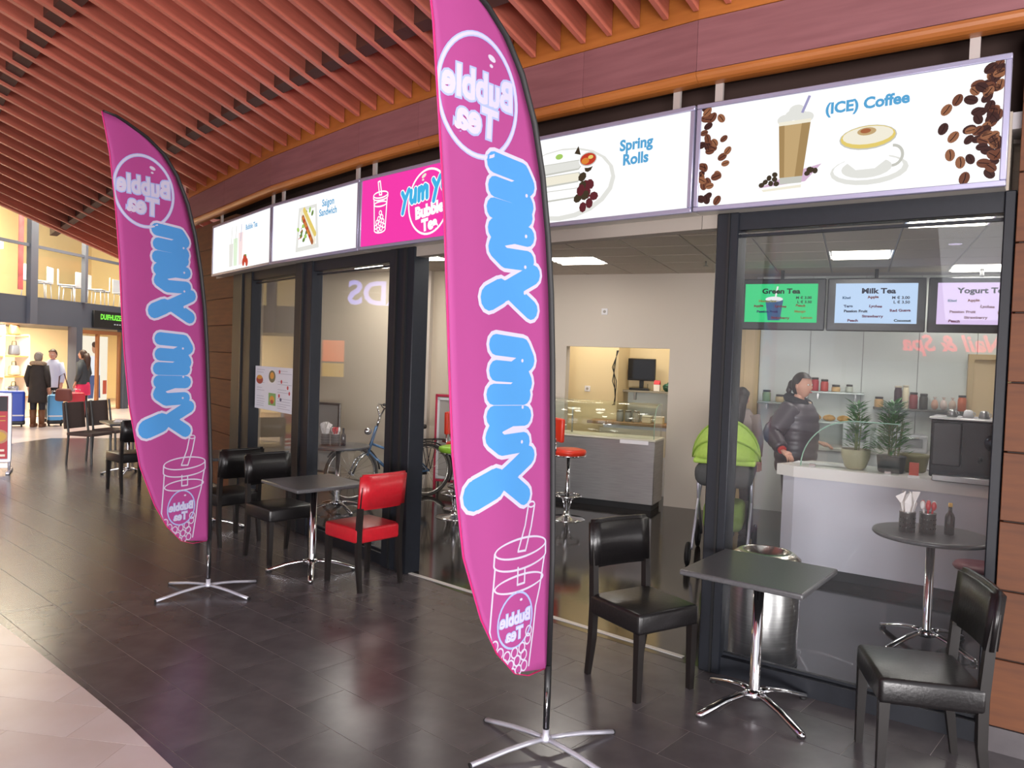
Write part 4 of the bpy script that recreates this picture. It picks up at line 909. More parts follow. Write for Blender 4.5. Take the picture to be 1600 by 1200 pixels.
# ------------------------------------------------------------------ tea counter
CP = [Vector(p) for p in [(2.40, 6.86), (2.49, 6.70), (2.926, 6.423), (3.367, 6.125), (3.76, 5.83), (4.4, 5.35), (5.2, 4.72)]]
CN = Vector((.59, .807))
def cshape(ins, back): return [tuple(p + CN * ins) for p in CP] + [tuple(p + CN * back) for p in reversed(CP)]
def cshape2(ins, back):
    P = [p + CN * ins for p in CP]; P[0] = P[0] + Vector((.8, -.55)) * ins * 1.4
    Q = [p + CN * back for p in CP[1:]]; Q[0] = Q[0] + Vector((.0, .0))
    return [tuple(p) for p in P] + [tuple(q) for q in reversed(Q)]
tc_ = thing('tea_counter', 'curved white counter behind the right window', 'counter')
MB().prism(cshape2(.0, .58), .87, .965).build('counter_top', mat('white_top', '#dedad6', .35), tc_); MB().prism(cshape2(.035, .55), .1, .87).build('white_front', mat('white_front', '#c6c6d0', .45), tc_); MB().prism(cshape2(.1, .5), 0.002, .1).build('plinth', M_black, tc_)
# guard glass with rounded corner
cd = (CP[3] - CP[2]).normalized(); ca = math.atan2(cd.y, cd.x); g0 = Vector((2.575, 6.765))
t = thing('counter_guard', 'clear guard panel with rounded corner standing on the white counter', 'guard', (g0.x, g0.y, .965), ca)
out = [(0, 0)] + [(.42 - .42 * math.cos(a_), .42 * math.sin(a_)) for a_ in [PI / 2 * k / 12 for k in range(13)]] + [(.78, .42), (.78, 0)]
MB().prism([(x, z) for x, z in out], -.004, .004, 0, Matrix.Rotation(PI / 2, 4, 'X')).build('panel', M_glass2, t); MB().tube([(x, 0, z) for x, z in out[1:-1]], .006, 6).build('edge', M_gedge, t)
for x in (.1, .7): MB().box((x, 0, .012), (.05, .03, .024)).build('clip', M_chrome, t)
t = thing('leaflets', 'white printed sheets spread on the counter behind the guard', 'paper', (2.76, 6.86, .966), ca + .1)
for k in range(4): MB().box((-.12 + .1 * k, .06 - .015 * k, .002 + .0012 * k), (.16, .2, .001), 0, .1 * (k - 1.5)).build('sheet', mat('paper', '#e6e4e8', .7), t)
# plants
M_leaf = mat('bamboo_leaf', '#3f7a35', .5, noise=.35, nscale=9, rand=.2); M_stem = mat('plant_stem', '#6b7a3f', .6)
def plant(label, loc, pot, h, spread, n, seed, potm):
    t = thing('potted_plant', label, 'plant', loc, 0, 'plants on the tea counter'); rr = random.Random(seed)
    p_ = MB().lathe(pot, n=24).build('pot', potm, t); zt = max(z for r_, z in pot)
    MB().lathe([(pot[-1][0] * .9, zt - .015), (0, zt - .01)], n=20).build('soil', mat('soil', '#2b1f18', .9), t)
    for k in range(7):
        a_ = rr.uniform(0, 6.28); r_ = spread * .45 * rr.random(); MB().tube([(r_ * .6 * math.cos(a_), r_ * .6 * math.sin(a_), zt - .02), (r_ * math.cos(a_), r_ * math.sin(a_), h * rr.uniform(.75, .97))], [.006, .003], 5).build('stem', M_stem, t)
    lf = MB()
    for k in range(n):
        q = rr.random() ** .8; z = zt + .0 + (h - zt) * q; a_ = rr.uniform(0, 6.28); rad = spread * (1 - .75 * q) * rr.uniform(.1, .75); L = rr.uniform(.06, .1); wd_ = L * .16; dx, dy = math.cos(a_), math.sin(a_); up = rr.uniform(-.2, .7)
        bx, by = rad * dx, rad * dy; tip = (bx + dx * L, by + dy * L, z + up * L); mid = (bx + dx * L * .5, by + dy * L * .5, z + up * L * .62)
        lf.add([(bx, by, z), (mid[0] - dy * wd_, mid[1] + dx * wd_, mid[2]), tip, (mid[0] + dy * wd_, mid[1] - dx * wd_, mid[2])], [(0, 1, 2, 3)])
    o = lf.build('foliage', M_leaf, t); o['kind'] = 'stuff'
    return t
plant('slim green plant in a pale round pot on the white counter', (3.00, 6.64, .965), [(.06, 0), (.085, .02), (.115, .11), (.118, .17), (.11, .175), (.108, .165)], .56, .12, 300, 1, mat('pale_pot', '#b9ab8e', .5, noise=.15))
plant('bushy green plant in a dark pot on the white counter', (3.245, 6.51, .965), [(.09, 0), (.1, .01), (.115, .13), (.118, .14), (.105, .14)], .58, .20, 640, 2, mat('dark_pot', '#2c2f2c', .5))
t = thing('empty_pot', 'olive pot without foliage next to the bushy plant', 'pot', (3.48, 6.58, .965)); MB().lathe([(.07, 0), (.09, .01), (.11, .13), (.118, .135), (.118, .155), (.1, .155), (.095, .13)], n=24).build('pot', mat('olive_pot', '#77724a', .5, noise=.15), t); MB().lathe([(.097, .135), (0, .145)], n=20).build('soil', mat('soil', '#2b1f18', .9), t)
# espresso machine
ma = math.radians(-35)
t = thing('coffee_machine', 'large black coffee machine at the right end of the counter', 'coffee machine', (3.70, 6.04, .965), ma); M_mk = mat('machine_black', '#0d0d0f', .25, spec=.5)
MB().rbox((0, .06, .26), (.66, .38, .46), .012, 2).build('body', M_mk, t); MB().rbox((0, .03, .50), (.68, .46, .02), .006, 1).build('cup_tray', M_steel, t)
MB().rbox((-.21, -.165, .30), (.2, .06, .34), .01, 2).build('side_panel', mat('machine_grey', '#292626', .3), t); MB().ell((.1, -.12, .33), (.07, .04, .07), 16).build('dial', mat('dial', '#3b4350', .15, metal=.6), t)
MB().rbox((.25, -.14, .28), (.07, .02, .2), .004, 1).build('red_panel', mat('machine_red', '#5a1a22', .35), t); MB().rbox((0, -.13, .03), (.6, .12, .05), .006, 1).build('drip_tray', M_steel, t)
for x in (-.27, .27): 
    for y in (-.1, .2): MB().lathe([(.02, 0), (.02, .035)], (x, y, 0), 10).build('foot', M_rub, t)
for x in (0.02, .17): MB().tube([(x, -.15, .2), (x, -.23, .19)], .012, 8).build('portafilter', M_black, t)
for k in range(5):
    o = thing('coffee_cup', ('first', 'second', 'third', 'fourth', 'fifth')[k] + ' white cup from the left on top of the coffee machine', 'cup', Matrix.Translation((3.70, 6.04, 0)) @ Matrix.Rotation(ma, 4, 'Z') @ Vector((-.2 + .11 * k, .02 + .03 * (k % 2), 1.476)), 0, 'cups on the coffee machine')
    MB().lathe([(.035, 0), (.04, .003), (.03, .05), (.018, .058), (.0, .058)], n=16).build('cup_body', M_white_pl if k % 2 else M_steel, o); MB().tube([(.036, 0, .012), (.055, 0, .02), (.05, 0, .038), (.033, 0, .042)], .004, 6).build('handle', M_white_pl, o)
# small till card and bits
t = thing('card_stand', 'small red and white card stand beside the coffee machine', 'card', (3.30, 6.24, .965), ca); MB().box((0, 0, .06), (.07, .008, .12)).build('card', mat('card_red', '#b8482f', .5), t); MB().box((0, 0, .008), (.08, .05, .016)).build('foot', M_white_pl, t)

# ------------------------------------------------------------------ menu screens on the wall
def tv(label, u0, u1, bg, draw, gcol):
    t = thing('menu_screen', label, 'screen', uw((u0 + u1) / 2, 9.55, 2.27), UANG, 'menu screens'); w = u1 - u0 - .02; h = .60
    MB().rbox((0, .03, h / 2), (w, .07, h), .012, 2).build('case', mat('tv_case', '#15171d', .3), t)
    MB().box((0, -.008, h / 2 + .015), (w - .17, .004, h - .15)).build('display', bg, t)
    A = Art(lambda x, y, l: (x * w * .5, -.0105 - .0008 * l, h / 2 + .015 + y * .225)); draw(A); A.b.build('menu_text', TXM, t)
    MB().box((0, .12, h * .75), (.25, .14, .2)).build('wall_arm', M_black, t); MB().tube([(0, .1, h * .9), (0, .1, CEIL - 2.27)], .02, 8).build('ceiling_pole', M_black, t)
    return t
TX = ['#123a2c', '#c23b3b', '#2c3f95', '#d88a2a', '#e3de4e', '#3a3f6a', '#5aa0e0', '#b3417f', '#ffffff', '#2a5560']
TXM = [lightbox('screen_ink_%d' % k, c, (.25 if k != 8 else .8)) for k, c in enumerate(TX)]
def fruits(A, items):
    for s, x, y, c, r_ in items: A.text(s, x, y, .17, c, 2, .008, r_, 0, .55)
def d1(A):
    cup = Art(A.fn); A.poly([(-.35, .15), (.06, .15), (.0, -.9), (-.28, -.9)], 6, 1); A.disc(-.15, .2, .2, .14, 8, 1); A.line([(-.12, .3), (-.08, .85)], .04, 8, 1)
    A.text('Green Tea', 0, .5, .36, 0, 3, .014, 0, 0, .55); A.text('M € 3.00', .52, .22, .19, 0, 3, .006, 0, 0, .5); A.text('L € 3.50', .54, .0, .19, 0, 3, .006, 0, 0, .5)
    fruits(A, [('Apple', -.5, -.2, 1, .15), ('Lychee', .0, -.22, 1, -.1), ('Peach', .45, -.18, 3, -.1), ('Passion Fruit', -.3, -.5, 2, 0), ('Mango', .45, -.48, 4, .06), ('Strawberry', .0, -.82, 1, -.05), ('Lemon', .6, -.8, 4, 0), ('Honeydew', -.3, .05, 4, 0)])
def d2(A):
    A.text('Milk Tea', .05, .5, .36, 5, 3, .014, 0, 0, .55); A.text('M € 3.00', .5, .22, .19, 5, 3, .006, 0, 0, .5); A.text('L € 3.50', .52, .0, .19, 5, 3, .006, 0, 0, .5)
    fruits(A, [('Kiwi', -.6, .22, 6, 0), ('Apple', -.05, .26, 1, .1), ('Taro', -.55, -.2, 2, .1), ('Lychee', .0, -.2, 7, -.08), ('Passion Fruit', -.4, -.45, 5, 0), ('Red Guava', .5, -.4, 7, .06), ('Strawberry', -.05, -.7, 7, 0), ('Peach', -.45, -.92, 7, 0), ('Coconut', .55, -.9, 9, 0)])
def d3(A):
    A.text('Yogurt Tea', .0, .5, .36, 5, 3, .014, 0, 0, .55); A.text('M € 3.00', .55, .22, .19, 5, 3, .006, 0, 0, .5); A.text('L € 3.50', .57, .0, .19, 5, 3, .006, 0, 0, .5)
    fruits(A, [('Kiwi', -.55, .08, 6, 0), ('Apple', -.15, .1, 1, .1), ('Lychee', .1, -.2, 7, -.08), ('Passion Fruit', -.35, -.45, 7, 0), ('Red Guava', .5, -.48, 1, .06), ('Strawberry', -.1, -.72, 7, 0), ('Peach', -.5, -.9, 7, -.1)])
tv('green menu screen listing green tea flavours', -1.33, -.335, lightbox('screen_green', '#33d884', .85), d1, 0)
tv('pale blue menu screen listing milk tea flavours', -.335, .69, lightbox('screen_blue', '#c3dcfb', .9), d2, 0)
tv('pale lilac menu screen listing yogurt tea flavours', .69, 1.72, lightbox('screen_pink', '#e6cdf6', .9), d3, 0)

# ------------------------------------------------------------------ shelves, back counter and goods on the blue wall
def wshelf(label, u0, u1, z, d_, m_):
    t = thing('wall_shelf', label, 'shelf', uw((u0 + u1) / 2, 10.285 - d_ / 2, z), UANG, 'shelves on the blue wall'); MB().rbox((0, 0, -.012), (u1 - u0, d_, .024), .004, 1).build('board', m_, t)
    for s in (-1, 1): MB().box((s * ((u1 - u0) / 2 - .1), d_ / 4, -.06), (.02, d_ / 2, .07)).build('bracket', M_steel, t)
M_shg = mat('glass_shelf', '#a9b3ac', .2); M_shd = mat('dark_shelf', '#5a564e', .4)
wshelf('short shelf with green packets left of the woman', -1.1, -.62, 1.40, .25, M_shg); wshelf('upper shelf with red bottles right of the woman', -.5, .12, 1.56, .25, M_shg); wshelf('lower shelf with bread right of the woman', -.5, .12, 1.20, .28, M_shg); wshelf('long shelf with bottles and bags behind the plants', .22, 1.2, 1.40, .26, M_shd)
goods = [(-1.0, 1.40, .05, .12, '#7d9a6a', 'green packet at the left end of the short shelf'), (-.84, 1.40, .055, .07, '#c9b48a', 'beige tub on the short shelf'), (-.7, 1.40, .05, .06, '#8a9a82', 'grey-green tub at the right end of the short shelf'),
         (-.44, 1.56, .045, .14, '#b5323a', 'first red bottle on the upper shelf'), (-.33, 1.56, .045, .12, '#c0453c', 'second red bottle on the upper shelf'), (-.2, 1.56, .05, .06, '#d7b27a', 'tan tub on the upper shelf'), (-.05, 1.56, .04, .07, '#c9cfc0', 'white tub on the upper shelf'),
         (.28, 1.40, .05, .1, '#d8b07a', 'tan jar at the left end of the long shelf'), (.48, 1.40, .042, .24, '#43262e', 'tall dark bottle on the long shelf'), (.56, 1.40, .035, .25, '#e9dfc0', 'tall bottle with cream top on the long shelf'), (.645, 1.40, .045, .17, '#8f3b3a', 'dark red jar on the long shelf'), (.75, 1.40, .045, .16, '#3f3a2e', 'dark jar beside the dark red jar'), (1.14, 1.40, .045, .16, '#d06b3c', 'orange jar at the right end of the long shelf')]
for u, z, r_, h, c, lb_ in goods: jar('storage_jar', lb_, 'jar', uw(u, 10.15, z), r_, h, mat('goods' + c, c, .35), mat('lid_dark', '#4a4440', .4) if h < .2 else mat('lid_cream', '#d8cfba', .4))
M_bag = mat('clear_bag', '#d9c6bc', .25, noise=.15)
for k, (u, c) in enumerate(((.865, '#d2a48c'), (.955, '#d8c8c0'), (1.045, '#cfb9a8'))):
    t = thing('food_bag', ('left', 'middle', 'right')[k] + ' one of three knotted clear bags on the long shelf', 'bag', uw(u, 10.15, 1.40), UANG, 'clear bags on the shelf'); MB().ell((0, 0, .062), (.038, .045, .062), 12, 0, None, lambda p: (p.x * (1 + .12 * math.sin(p.z * 9)), p.y * (1 + .1 * math.cos(p.x * 8)), p.z)).build('bag', mat('bagcol%d' % k, c, .35), t); MB().lathe([(.012, .115), (.008, .13), (.022, .15), (.0, .145)], n=10).build('knot', M_bag, t)
for k in range(3):
    t = thing('bread_roll', ('left', 'middle', 'right')[k] + ' golden bread roll on the lower shelf', 'bread', uw(-.42 + .16 * k, 10.12, 1.20), UANG, 'bread rolls on the lower shelf'); MB().ell((0, 0, .035), (.075, .05, .038), 14).build('crust', M_bread, t); b = MB(); b.tube([(-.05, -.02, .062), (0, 0, .075), (.05, .02, .062)], .006, 6); b.build('score', mat('bread_pale', '#e0bf84', .8), t)
bc = thing('back_counter', 'pale work counter along the blue wall', 'counter', uw(.9, 9.98), UANG); MB().rbox((0, 0, .89), (3.2, .56, .04), .006, 1).build('top', mat('back_top', '#c7c2ba', .4), bc)
cm = MB().rbox((0, 0, .44), (.785, .52, .86), .004, 1).mesh('cupboard', M_white_pl)
for k in range(4): o = inst('cupboard', cm, bc, (-1.2 + .8 * k, .0, 0)); MB().tube([(.25, -.275, .75), (.35, -.275, .75)], .006, 6).build('handle', M_chrome, o)
for u, c, sz, lb_ in ((.05, '#c9cdd0', (.3, .3, .28), 'pale grey appliance on the back counter behind the slim plant'), (.62, '#b9bcc0', (.34, .32, .2), 'steel appliance on the back counter behind the bushy plant'), (1.1, '#6d5f55', (.28, .25, .16), 'brown box on the back counter by the cream door')):
    t = thing('kitchen_appliance', lb_, 'appliance', uw(u, 10.0, .91), UANG); MB().rbox((0, 0, sz[2] / 2), sz, .015, 2).build('case', mat('appl' + c, c, .35), t); MB().box((0, -sz[1] / 2 - .003, sz[2] * .55), (sz[0] * .7, .006, sz[2] * .5)).build('front', mat('appl_front', '#8d9093', .3), t); MB().tube([(-.08, -sz[1] / 2 - .015, sz[2] * .85), (.08, -sz[1] / 2 - .015, sz[2] * .85)], .006, 6).build('handle', M_chrome, t)

# ------------------------------------------------------------------ menu sheet on the left window
p0, p1 = fp(0, 1.10, .185), fp(1, .27, .185); e = p1 - p0; ang = math.atan2(e.y, e.x)
t = thing('menu_sheet', 'white menu sheet with small dish pictures stuck on the left window', 'poster', (p0.x, p0.y, 1.16), ang); w = e.length; h = .475
MB().box((w / 2, 0, h / 2), (w, .002, h)).build('sheet', mat('sheet_white', '#dfe4f2', .6), t)
SH = [mat('sh_' + c, c, .6) for c in ('#b3b8cc', '#a3453a', '#6b6a52', '#7fae6a', '#d89a3f', '#c23b46', '#4a4f70', '#e6e9f2')]
A = Art(lambda x, y, l: (x * w, -.0013 - .0005 * l, y * h))
for y in [.08, .13, .18, .24, .3, .44, .5, .62, .68, .86, .92]:
    for x0 in (.05, .58): A.line([(x0, y), (x0 + (.22 if x0 < .5 else .35) * R.uniform(.6, 1), y)], .012, 0, 1, False)
A.disc(.12, .68, .09, .10, 1, 2, 16); A.disc(.12, .74, .07, .05, 4, 3, 12); A.poly([(.35, .62), (.53, .62), (.53, .94), (.35, .94)], 7, 2); A.disc(.44, .78, .085, .14, 2, 3, 20); A.disc(.44, .8, .05, .08, 4, 4, 12)
A.poly([(.36, .12), (.54, .12), (.54, .4), (.36, .4)], 3, 2); A.disc(.45, .25, .06, .09, 4, 3, 14); A.disc(.45, .2, .04, .05, 1, 4, 12)
for x, y in ((.62, .9), (.67, .68), (.82, .56), (.86, .44), (.62, .36)): A.disc(x, y, .02, .045, 5, 2, 10)
A.disc(.66, .28, .025, .04, 6, 2, 8); A.b.build('print', SH, t)

# ------------------------------------------------------------------ bicycle
def bike(label, rear, front):
    rear, front = Vector(rear), Vector(front); d = front - rear; L = d.length; ang = math.atan2(d.y, d.x)
    t = thing('bicycle', label, 'bicycle', (rear.x, rear.y, 0), ang); M_tyre = mat('tyre', '#3a3532', .8); M_bf = mat('bike_frame', '#4a6d92', .3, metal=.3); M_rim = mat('rim', '#b8b4ae', .25, metal=.9); M_sad = mat('saddle', '#26211f', .5)
    Rw = .345
    def ring(cx, r_, tr, y=0, n=36, a0=0., a1=2 * PI): return [(cx + r_ * math.cos(a0 + (a1 - a0) * k / n), y, Rw + r_ * math.sin(a0 + (a1 - a0) * k / n)) for k in range(n + 1)]
    for cx in (0, L):
        wl = MB().tube(ring(cx, Rw - .02, 0), .02, 8, caps=False).build('wheel', M_tyre, t); MB().tube(ring(cx, Rw - .045, 0), .012, 6, caps=False).build('rim', M_rim, wl)
        sp = MB()
        for k in range(18): a_ = k * PI / 9; sp.tube([(cx, (.02 if k % 2 else -.02), Rw), (cx + (Rw - .05) * math.cos(a_), 0, Rw + (Rw - .05) * math.sin(a_))], .0016, 4)
        o = sp.build('spokes', M_rim, wl); o['kind'] = 'stuff'; MB().tube([(cx, -.05, Rw), (cx, .05, Rw)], .022, 10).build('hub', M_chrome, wl)
        g = MB(); v_ = ring(cx, Rw + .02, 0, 0, 20, .35 if cx == 0 else .6, PI + (.5 if cx == 0 else -.1)); g.tube(v_, .02, 6, flat=.5); g.build('mudguard', M_black, t)
    bb = (.44, 0, .29); seat = (.28, 0, .76); head0, head1 = (L - .24, 0, .62), (L - .30, 0, .86)
    fr = MB(); fr.tube([bb, seat], .017, 8); fr.build('seat_tube', M_bf, t); MB().tube([bb, (L - .22, 0, .60)], .02, 8).build('down_tube', M_bf, t); MB().tube([(.36, 0, .56), (L - .26, 0, .70)], .016, 8).build('top_tube', M_bf, t); MB().tube([(L - .20, 0, .56), (L - .31, 0, .92)], .021, 8).build('head_tube', M_bf, t)
    for s in (-1, 1):
        MB().tube([(0, s * .055, Rw), bb], .01, 6).build('chain_stay', M_bf, t); MB().tube([(0, s * .055, Rw), (.33, s * .02, .70)], .008, 6).build('seat_stay', M_bf, t); MB().tube([(L, s * .055, Rw), (L - .06, s * .055, .5), (L - .19, s * .03, .6)], .012, 6).build('fork_blade', M_chrome, t)
        MB().tube([(L - .35, 0, 1.04), (L - .36, s * .12, 1.15), (L - .42, s * .24, 1.18), (L - .56, s * .29, 1.16)], .011, 8).build('handlebar', M_chrome, t); MB().tube([(L - .50, s * .275, 1.17), (L - .62, s * .30, 1.155)], .018, 8).build('grip', M_black, t); MB().tube([(L - .47, s * .27, 1.16), (L - .5, s * .29, 1.13), (L - .6, s * .31, 1.12)], .006, 6).build('brake_lever', M_black, t)
    MB().tube([(L - .31, 0, .90), (L - .35, 0, 1.05)], .013, 8).build('stem', M_chrome, t); MB().tube([(.28, 0, .75), (.24, 0, .89)], .012, 8).build('seat_post', M_chrome, t)
    sd = MB(); sd.rbox((.19, 0, .915), (.27, .19, .06), .025, 3, fn=lambda v: (v.x, v.y * (1 - .75 * max(0, (v.x + .06) / .2)), v.z)); sd.build('saddle', M_sad, t)
    cr = MB()
    for s in (-1, 1): cr.tube([(-.22, s * .06, .74), (.26, s * .06, .74)], .006, 6); cr.tube([(-.02, s * .06, .36), (-.1, s * .06, .74)], .005, 6); cr.tube([(-.02, s * .06, .36), (.06, s * .06, .74)], .005, 6)
    for x in (-.2, -.08, .04, .16): cr.tube([(x, -.06, .74), (x, .06, .74)], .005, 6)
    cr.build('luggage_rack', M_black, t); MB().rbox((-.235, 0, .72), (.02, .1, .05), .004, 1).build('rear_reflector', mat('reflector', '#5a1a1a', .3), t)
    MB().tube([(.44, -.05, .29), (.44, .05, .29)], .05, 16).build('chainring', M_black, t); MB().rbox((.22, -.06, .32), (.5, .02, .09), .02, 2).build('chain_guard', M_black, t)
    for s in (-1, 1): MB().tube([(.44, s * .07, .29), (.44 + .12 * s, s * .07, .19)], .009, 6).build('crank', M_chrome, t); MB().box((.44 + .12 * s, s * .12, .19), (.08, .09, .02)).build('pedal', M_black, t)
    MB().tube([(L - .35, .05, 1.05), (L - .28, .1, .9), (L - .2, .05, .7)], .003, 5).build('cable', M_black, t); MB().ell((L - .20, 0, .86), (.05, .04, .045), 12).build('headlight', M_chrome, t); MB().tube([(.44, .05, .3), (.36, .17, .0)], .008, 6).build('kick_stand', M_chrome, t)
bike('blue bicycle standing against the wall inside the left part of the shop', (-1.06, 9.89, 0), (-1.93, 9.37, 0))

# ------------------------------------------------------------------ people
def skin(name, verts, edges, mats, parent=None, sub=2, root=0):
    me = bpy.data.meshes.new(name); me.from_pydata([v[0] for v in verts], edges, []); o = bpy.data.objects.new(name, me); COL.objects.link(o)
    md = o.modifiers.new('skin', 'SKIN'); md.use_smooth_shade = True; md.branch_smoothing = .4
    for i, v in enumerate(verts): r_ = v[1]; me.skin_vertices[0].data[i].radius = r_ if isinstance(r_, tuple) else (r_, r_)
    for i in range(len(verts)): me.skin_vertices[0].data[i].use_root = (i == root)
    sd = o.modifiers.new('sub', 'SUBSURF'); sd.levels = sub; sd.render_levels = sub
    dg = bpy.context.evaluated_depsgraph_get(); m2 = bpy.data.meshes.new_from_object(o.evaluated_get(dg)); o.modifiers.clear(); o.data = m2; bpy.data.meshes.remove(me)
    m2.materials.clear(); m2.materials.append(mats)
    for p in m2.polygons: p.use_smooth = True
    o.name = name
    if parent: o.parent = parent
    return o
def join_mb(o, mb, mats):
    """append MB geometry to a mesh object so the body stays one mesh"""
    me = o.data; v0 = [tuple(v.co) for v in me.vertices]; f0 = [tuple(p.vertices) for p in me.polygons]; m0 = [0] * len(f0); n = len(v0)
    m = bpy.data.meshes.new(o.name); m.from_pydata(v0 + mb.v, [], f0 + [tuple(i + n for i in f) for f in mb.f])
    for x in mats: m.materials.append(x)
    m.polygons.foreach_set('material_index', m0 + mb.m); m.polygons.foreach_set('use_smooth', [True] * len(m.polygons)); m.update(); o.data = m
M_skin = mat('skin', '#c99680', .55); M_lip = mat('lips', '#a85a58', .5); M_eye = mat('eye_white', '#dcd6d0', .3); M_iris = mat('iris', '#2b1e18', .2)
def head_mb(h=.225, yaw=0., at=(0, 0, 0)):
    """head looking along +X; centre at origin"""
    b = MB()
    def f(p):
        x, y, z = p
        s = 1 - .22 * max(0, -z - .1) - .12 * max(0, z - .5)      # jaw narrower
        y2 = y * s; x2 = x * (1 - .06 * max(0, -z))
        if x > 0: x2 *= .93 - .08 * max(0, z - .2); x2 += .10 * max(0, -z - .35) * (1 - abs(y))     # flat face, chin
        d2 = y * y
        if x > .5: x2 += .20 * math.exp(-(d2 / .012)) * math.exp(-((z + .18) / .17) ** 2)          # nose
        if x > .4: x2 -= .07 * math.exp(-((abs(y) - .34) / .16) ** 2) * math.exp(-((z - .06) / .13) ** 2)    # eye sockets
        if x > .5: x2 += .05 * math.exp(-(d2 / .05)) * math.exp(-((z + .52) / .08) ** 2)             # lips
        return (x2, y2, z)
    b.ell((0, 0, 0), (h * .43, h * .345, h * .52), 40, 0, None, f)
    for s in (-1, 1):
        b.ell((-.01, s * h * .345, -.01), (.016, .008, .03), 10, 0)
        b.ell((h * .345, s * h * .125, h * .035), (.012, .016, .0085), 10, 2); b.ell((h * .345 + .0085, s * h * .125, h * .035), (.005, .0065, .0065), 8, 3)
    b.ell((h * .395, 0, -h * .275), (.01, .024, .007), 10, 1)
    M = Matrix.Translation(at) @ Matrix.Rotation(yaw, 4, 'Z'); b.v = [tuple(M @ Vector(v)) for v in b.v]
    return b
def hand_verts(w, d, side, curl=.5):
    """five-finger hand grown from wrist point w along direction d (palm down)"""
    w, d = Vector(w), Vector(d).normalized(); up = Vector((0, 0, 1)); lat = d.cross(up).normalized() * side; nz = lat.cross(d).normalized() * side
    out = MB(); palm = w + d * .045
    out.tube([w - d * .03, w, w + d * .03, w + d * .075, w + d * .09], [.024, .027, .036, .038, .03], 10, 0, True, True, .55)
    for k, L in enumerate((.062, .072, .068, .052)):
        b0 = w + d * .08 + lat * (.027 - .018 * k); p1 = b0 + d * L * .45 - up * .006 * curl; p2 = b0 + d * L * .8 - up * (.03 * curl); p3 = b0 + d * L * .85 - up * (.055 * curl); out.tube([b0 - d * .02, b0, p1, p2, p3], [.0095, .0095, .009, .008, .006], 8)
    th = w + d * .02 + lat * .03; out.tube([th - lat * .015, th + lat * .01, th + d * .03 + lat * .018, th + d * .055 + lat * .01 - up * .015], [.012, .0115, .010, .007], 8)
    return out
# woman in the quilted jacket, behind the end of the white counter (local +X is where she faces)
wm = thing('person', 'woman in a dark quilted jacket with tied-back dark hair behind the white counter', 'person', (2.86, 7.66, 0), math.radians(-38))
hz = 1.655
bd = skin('body', [((0, 0, .95), (.13, .16)), ((.0, 0, 1.12), (.12, .15)), ((0, 0, 1.32), (.12, .16)), ((-.01, 0, 1.44), (.06, .07)), ((.0, 0, 1.53), .052), ((.02, 0, 1.60), .055),
                   ((0, .15, 1.37), .045), ((-.10, .30, 1.22), .045), ((.10, .36, 1.08), .032), ((0, -.15, 1.37), .045), ((-.12, -.30, 1.20), .045), ((.02, -.44, 1.04), .032),
                   ((0, .10, .88), .1), ((.02, .10, .48), .065), ((0, .10, .09), .04), ((.12, .11, .04), .035), ((0, -.10, .88), .1), ((.02, -.10, .48), .065), ((0, -.10, .09), .04), ((.12, -.11, .04), .035)],
          [(0, 1), (1, 2), (2, 3), (3, 4), (4, 5), (3, 6), (6, 7), (7, 8), (3, 9), (9, 10), (10, 11), (0, 12), (12, 13), (13, 14), (14, 15), (0, 16), (16, 17), (17, 18), (18, 19)], M_skin, wm)
hb = head_mb(.24, math.radians(-14), (.035, 0, hz)); h1 = hand_verts((.03, -.455, 1.03), (.55, -.45, -.25), -1, .8); h2 = hand_verts((.12, .365, 1.07), (.9, -.1, -.2), 1, .5)
hb.add(h1.v, h1.f, 0, True); hb.add(h2.v, h2.f, 0, True)
join_mb(bd, hb, [M_skin, M_lip, M_eye, M_iris])
M_jack = mat('quilted_jacket', '#453b42', .42, noise=.15, nscale=14, bump=.25, spec=.5); M_pants = mat('dark_trousers', '#2c2c33', .8); M_hair = mat('dark_hair', '#2a1c18', .5, noise=.3, nscale=60, nstretch=(1, 1, .15), bump=.3); M_fur = mat('dark_collar', '#241f22', .9, noise=.4, nscale=90, bump=.8)
def quilt(p0, p1, r0, r1, n):
    """points and radii with quilted bulges between two joints"""
    out = []; p0, p1 = Vector(p0), Vector(p1)
    for k in range(n * 2 + 1): f_ = k / (n * 2); r_ = r0 + (r1 - r0) * f_; out.append((tuple(p0.lerp(p1, f_)), r_ * (1.0 if k % 2 else .9)))
    return out
jk = MB()
# torso rings with horizontal quilting
ring = []; zs_ = [.80 + .0186 * k for k in range(39)]
def tor(z):
    f_ = (z - .80) / .70; rx = .18 + .025 * math.sin(f_ * PI) ; ry = .255 - .015 * math.sin(f_ * PI * 1.0)
    if f_ > .78: q = (f_ - .78) / .22; rx *= 1 - .38 * q ** 1.6; ry *= 1 - .52 * q ** 1.6
    g = 1 - .045 * abs(math.cos(f_ * PI * 7)) ** 6
    return rx * g, ry * g
vv = []; ff = []
for z in zs_:
    rx, ry = tor(z)
    for k in range(32): a_ = 2 * PI * k / 32; vv.append((rx * math.cos(a_) * (1.06 if math.cos(a_) > 0 else 1) - .005, ry * math.sin(a_), z))
for i in range(len(zs_) - 1):
    for k in range(32): ff.append((i * 32 + k, i * 32 + (k + 1) % 32, i * 32 + 32 + (k + 1) % 32, i * 32 + 32 + k))
jk.add(vv, ff, 0, True)
for s, el, wr in ((1, (-.10, .31, 1.19), (.08, .355, 1.09)), (-1, (-.13, -.33, 1.18), (-.0, -.435, 1.05))):
    pts = quilt((-.01, s * .15, 1.43), el, .115, .10, 4) + quilt(el, wr, .10, .068, 3)[1:]
    jk.tube([p for p, r_ in pts], [r_ for p, r_ in pts], 14)
jk.build('jacket', M_jack, wm)
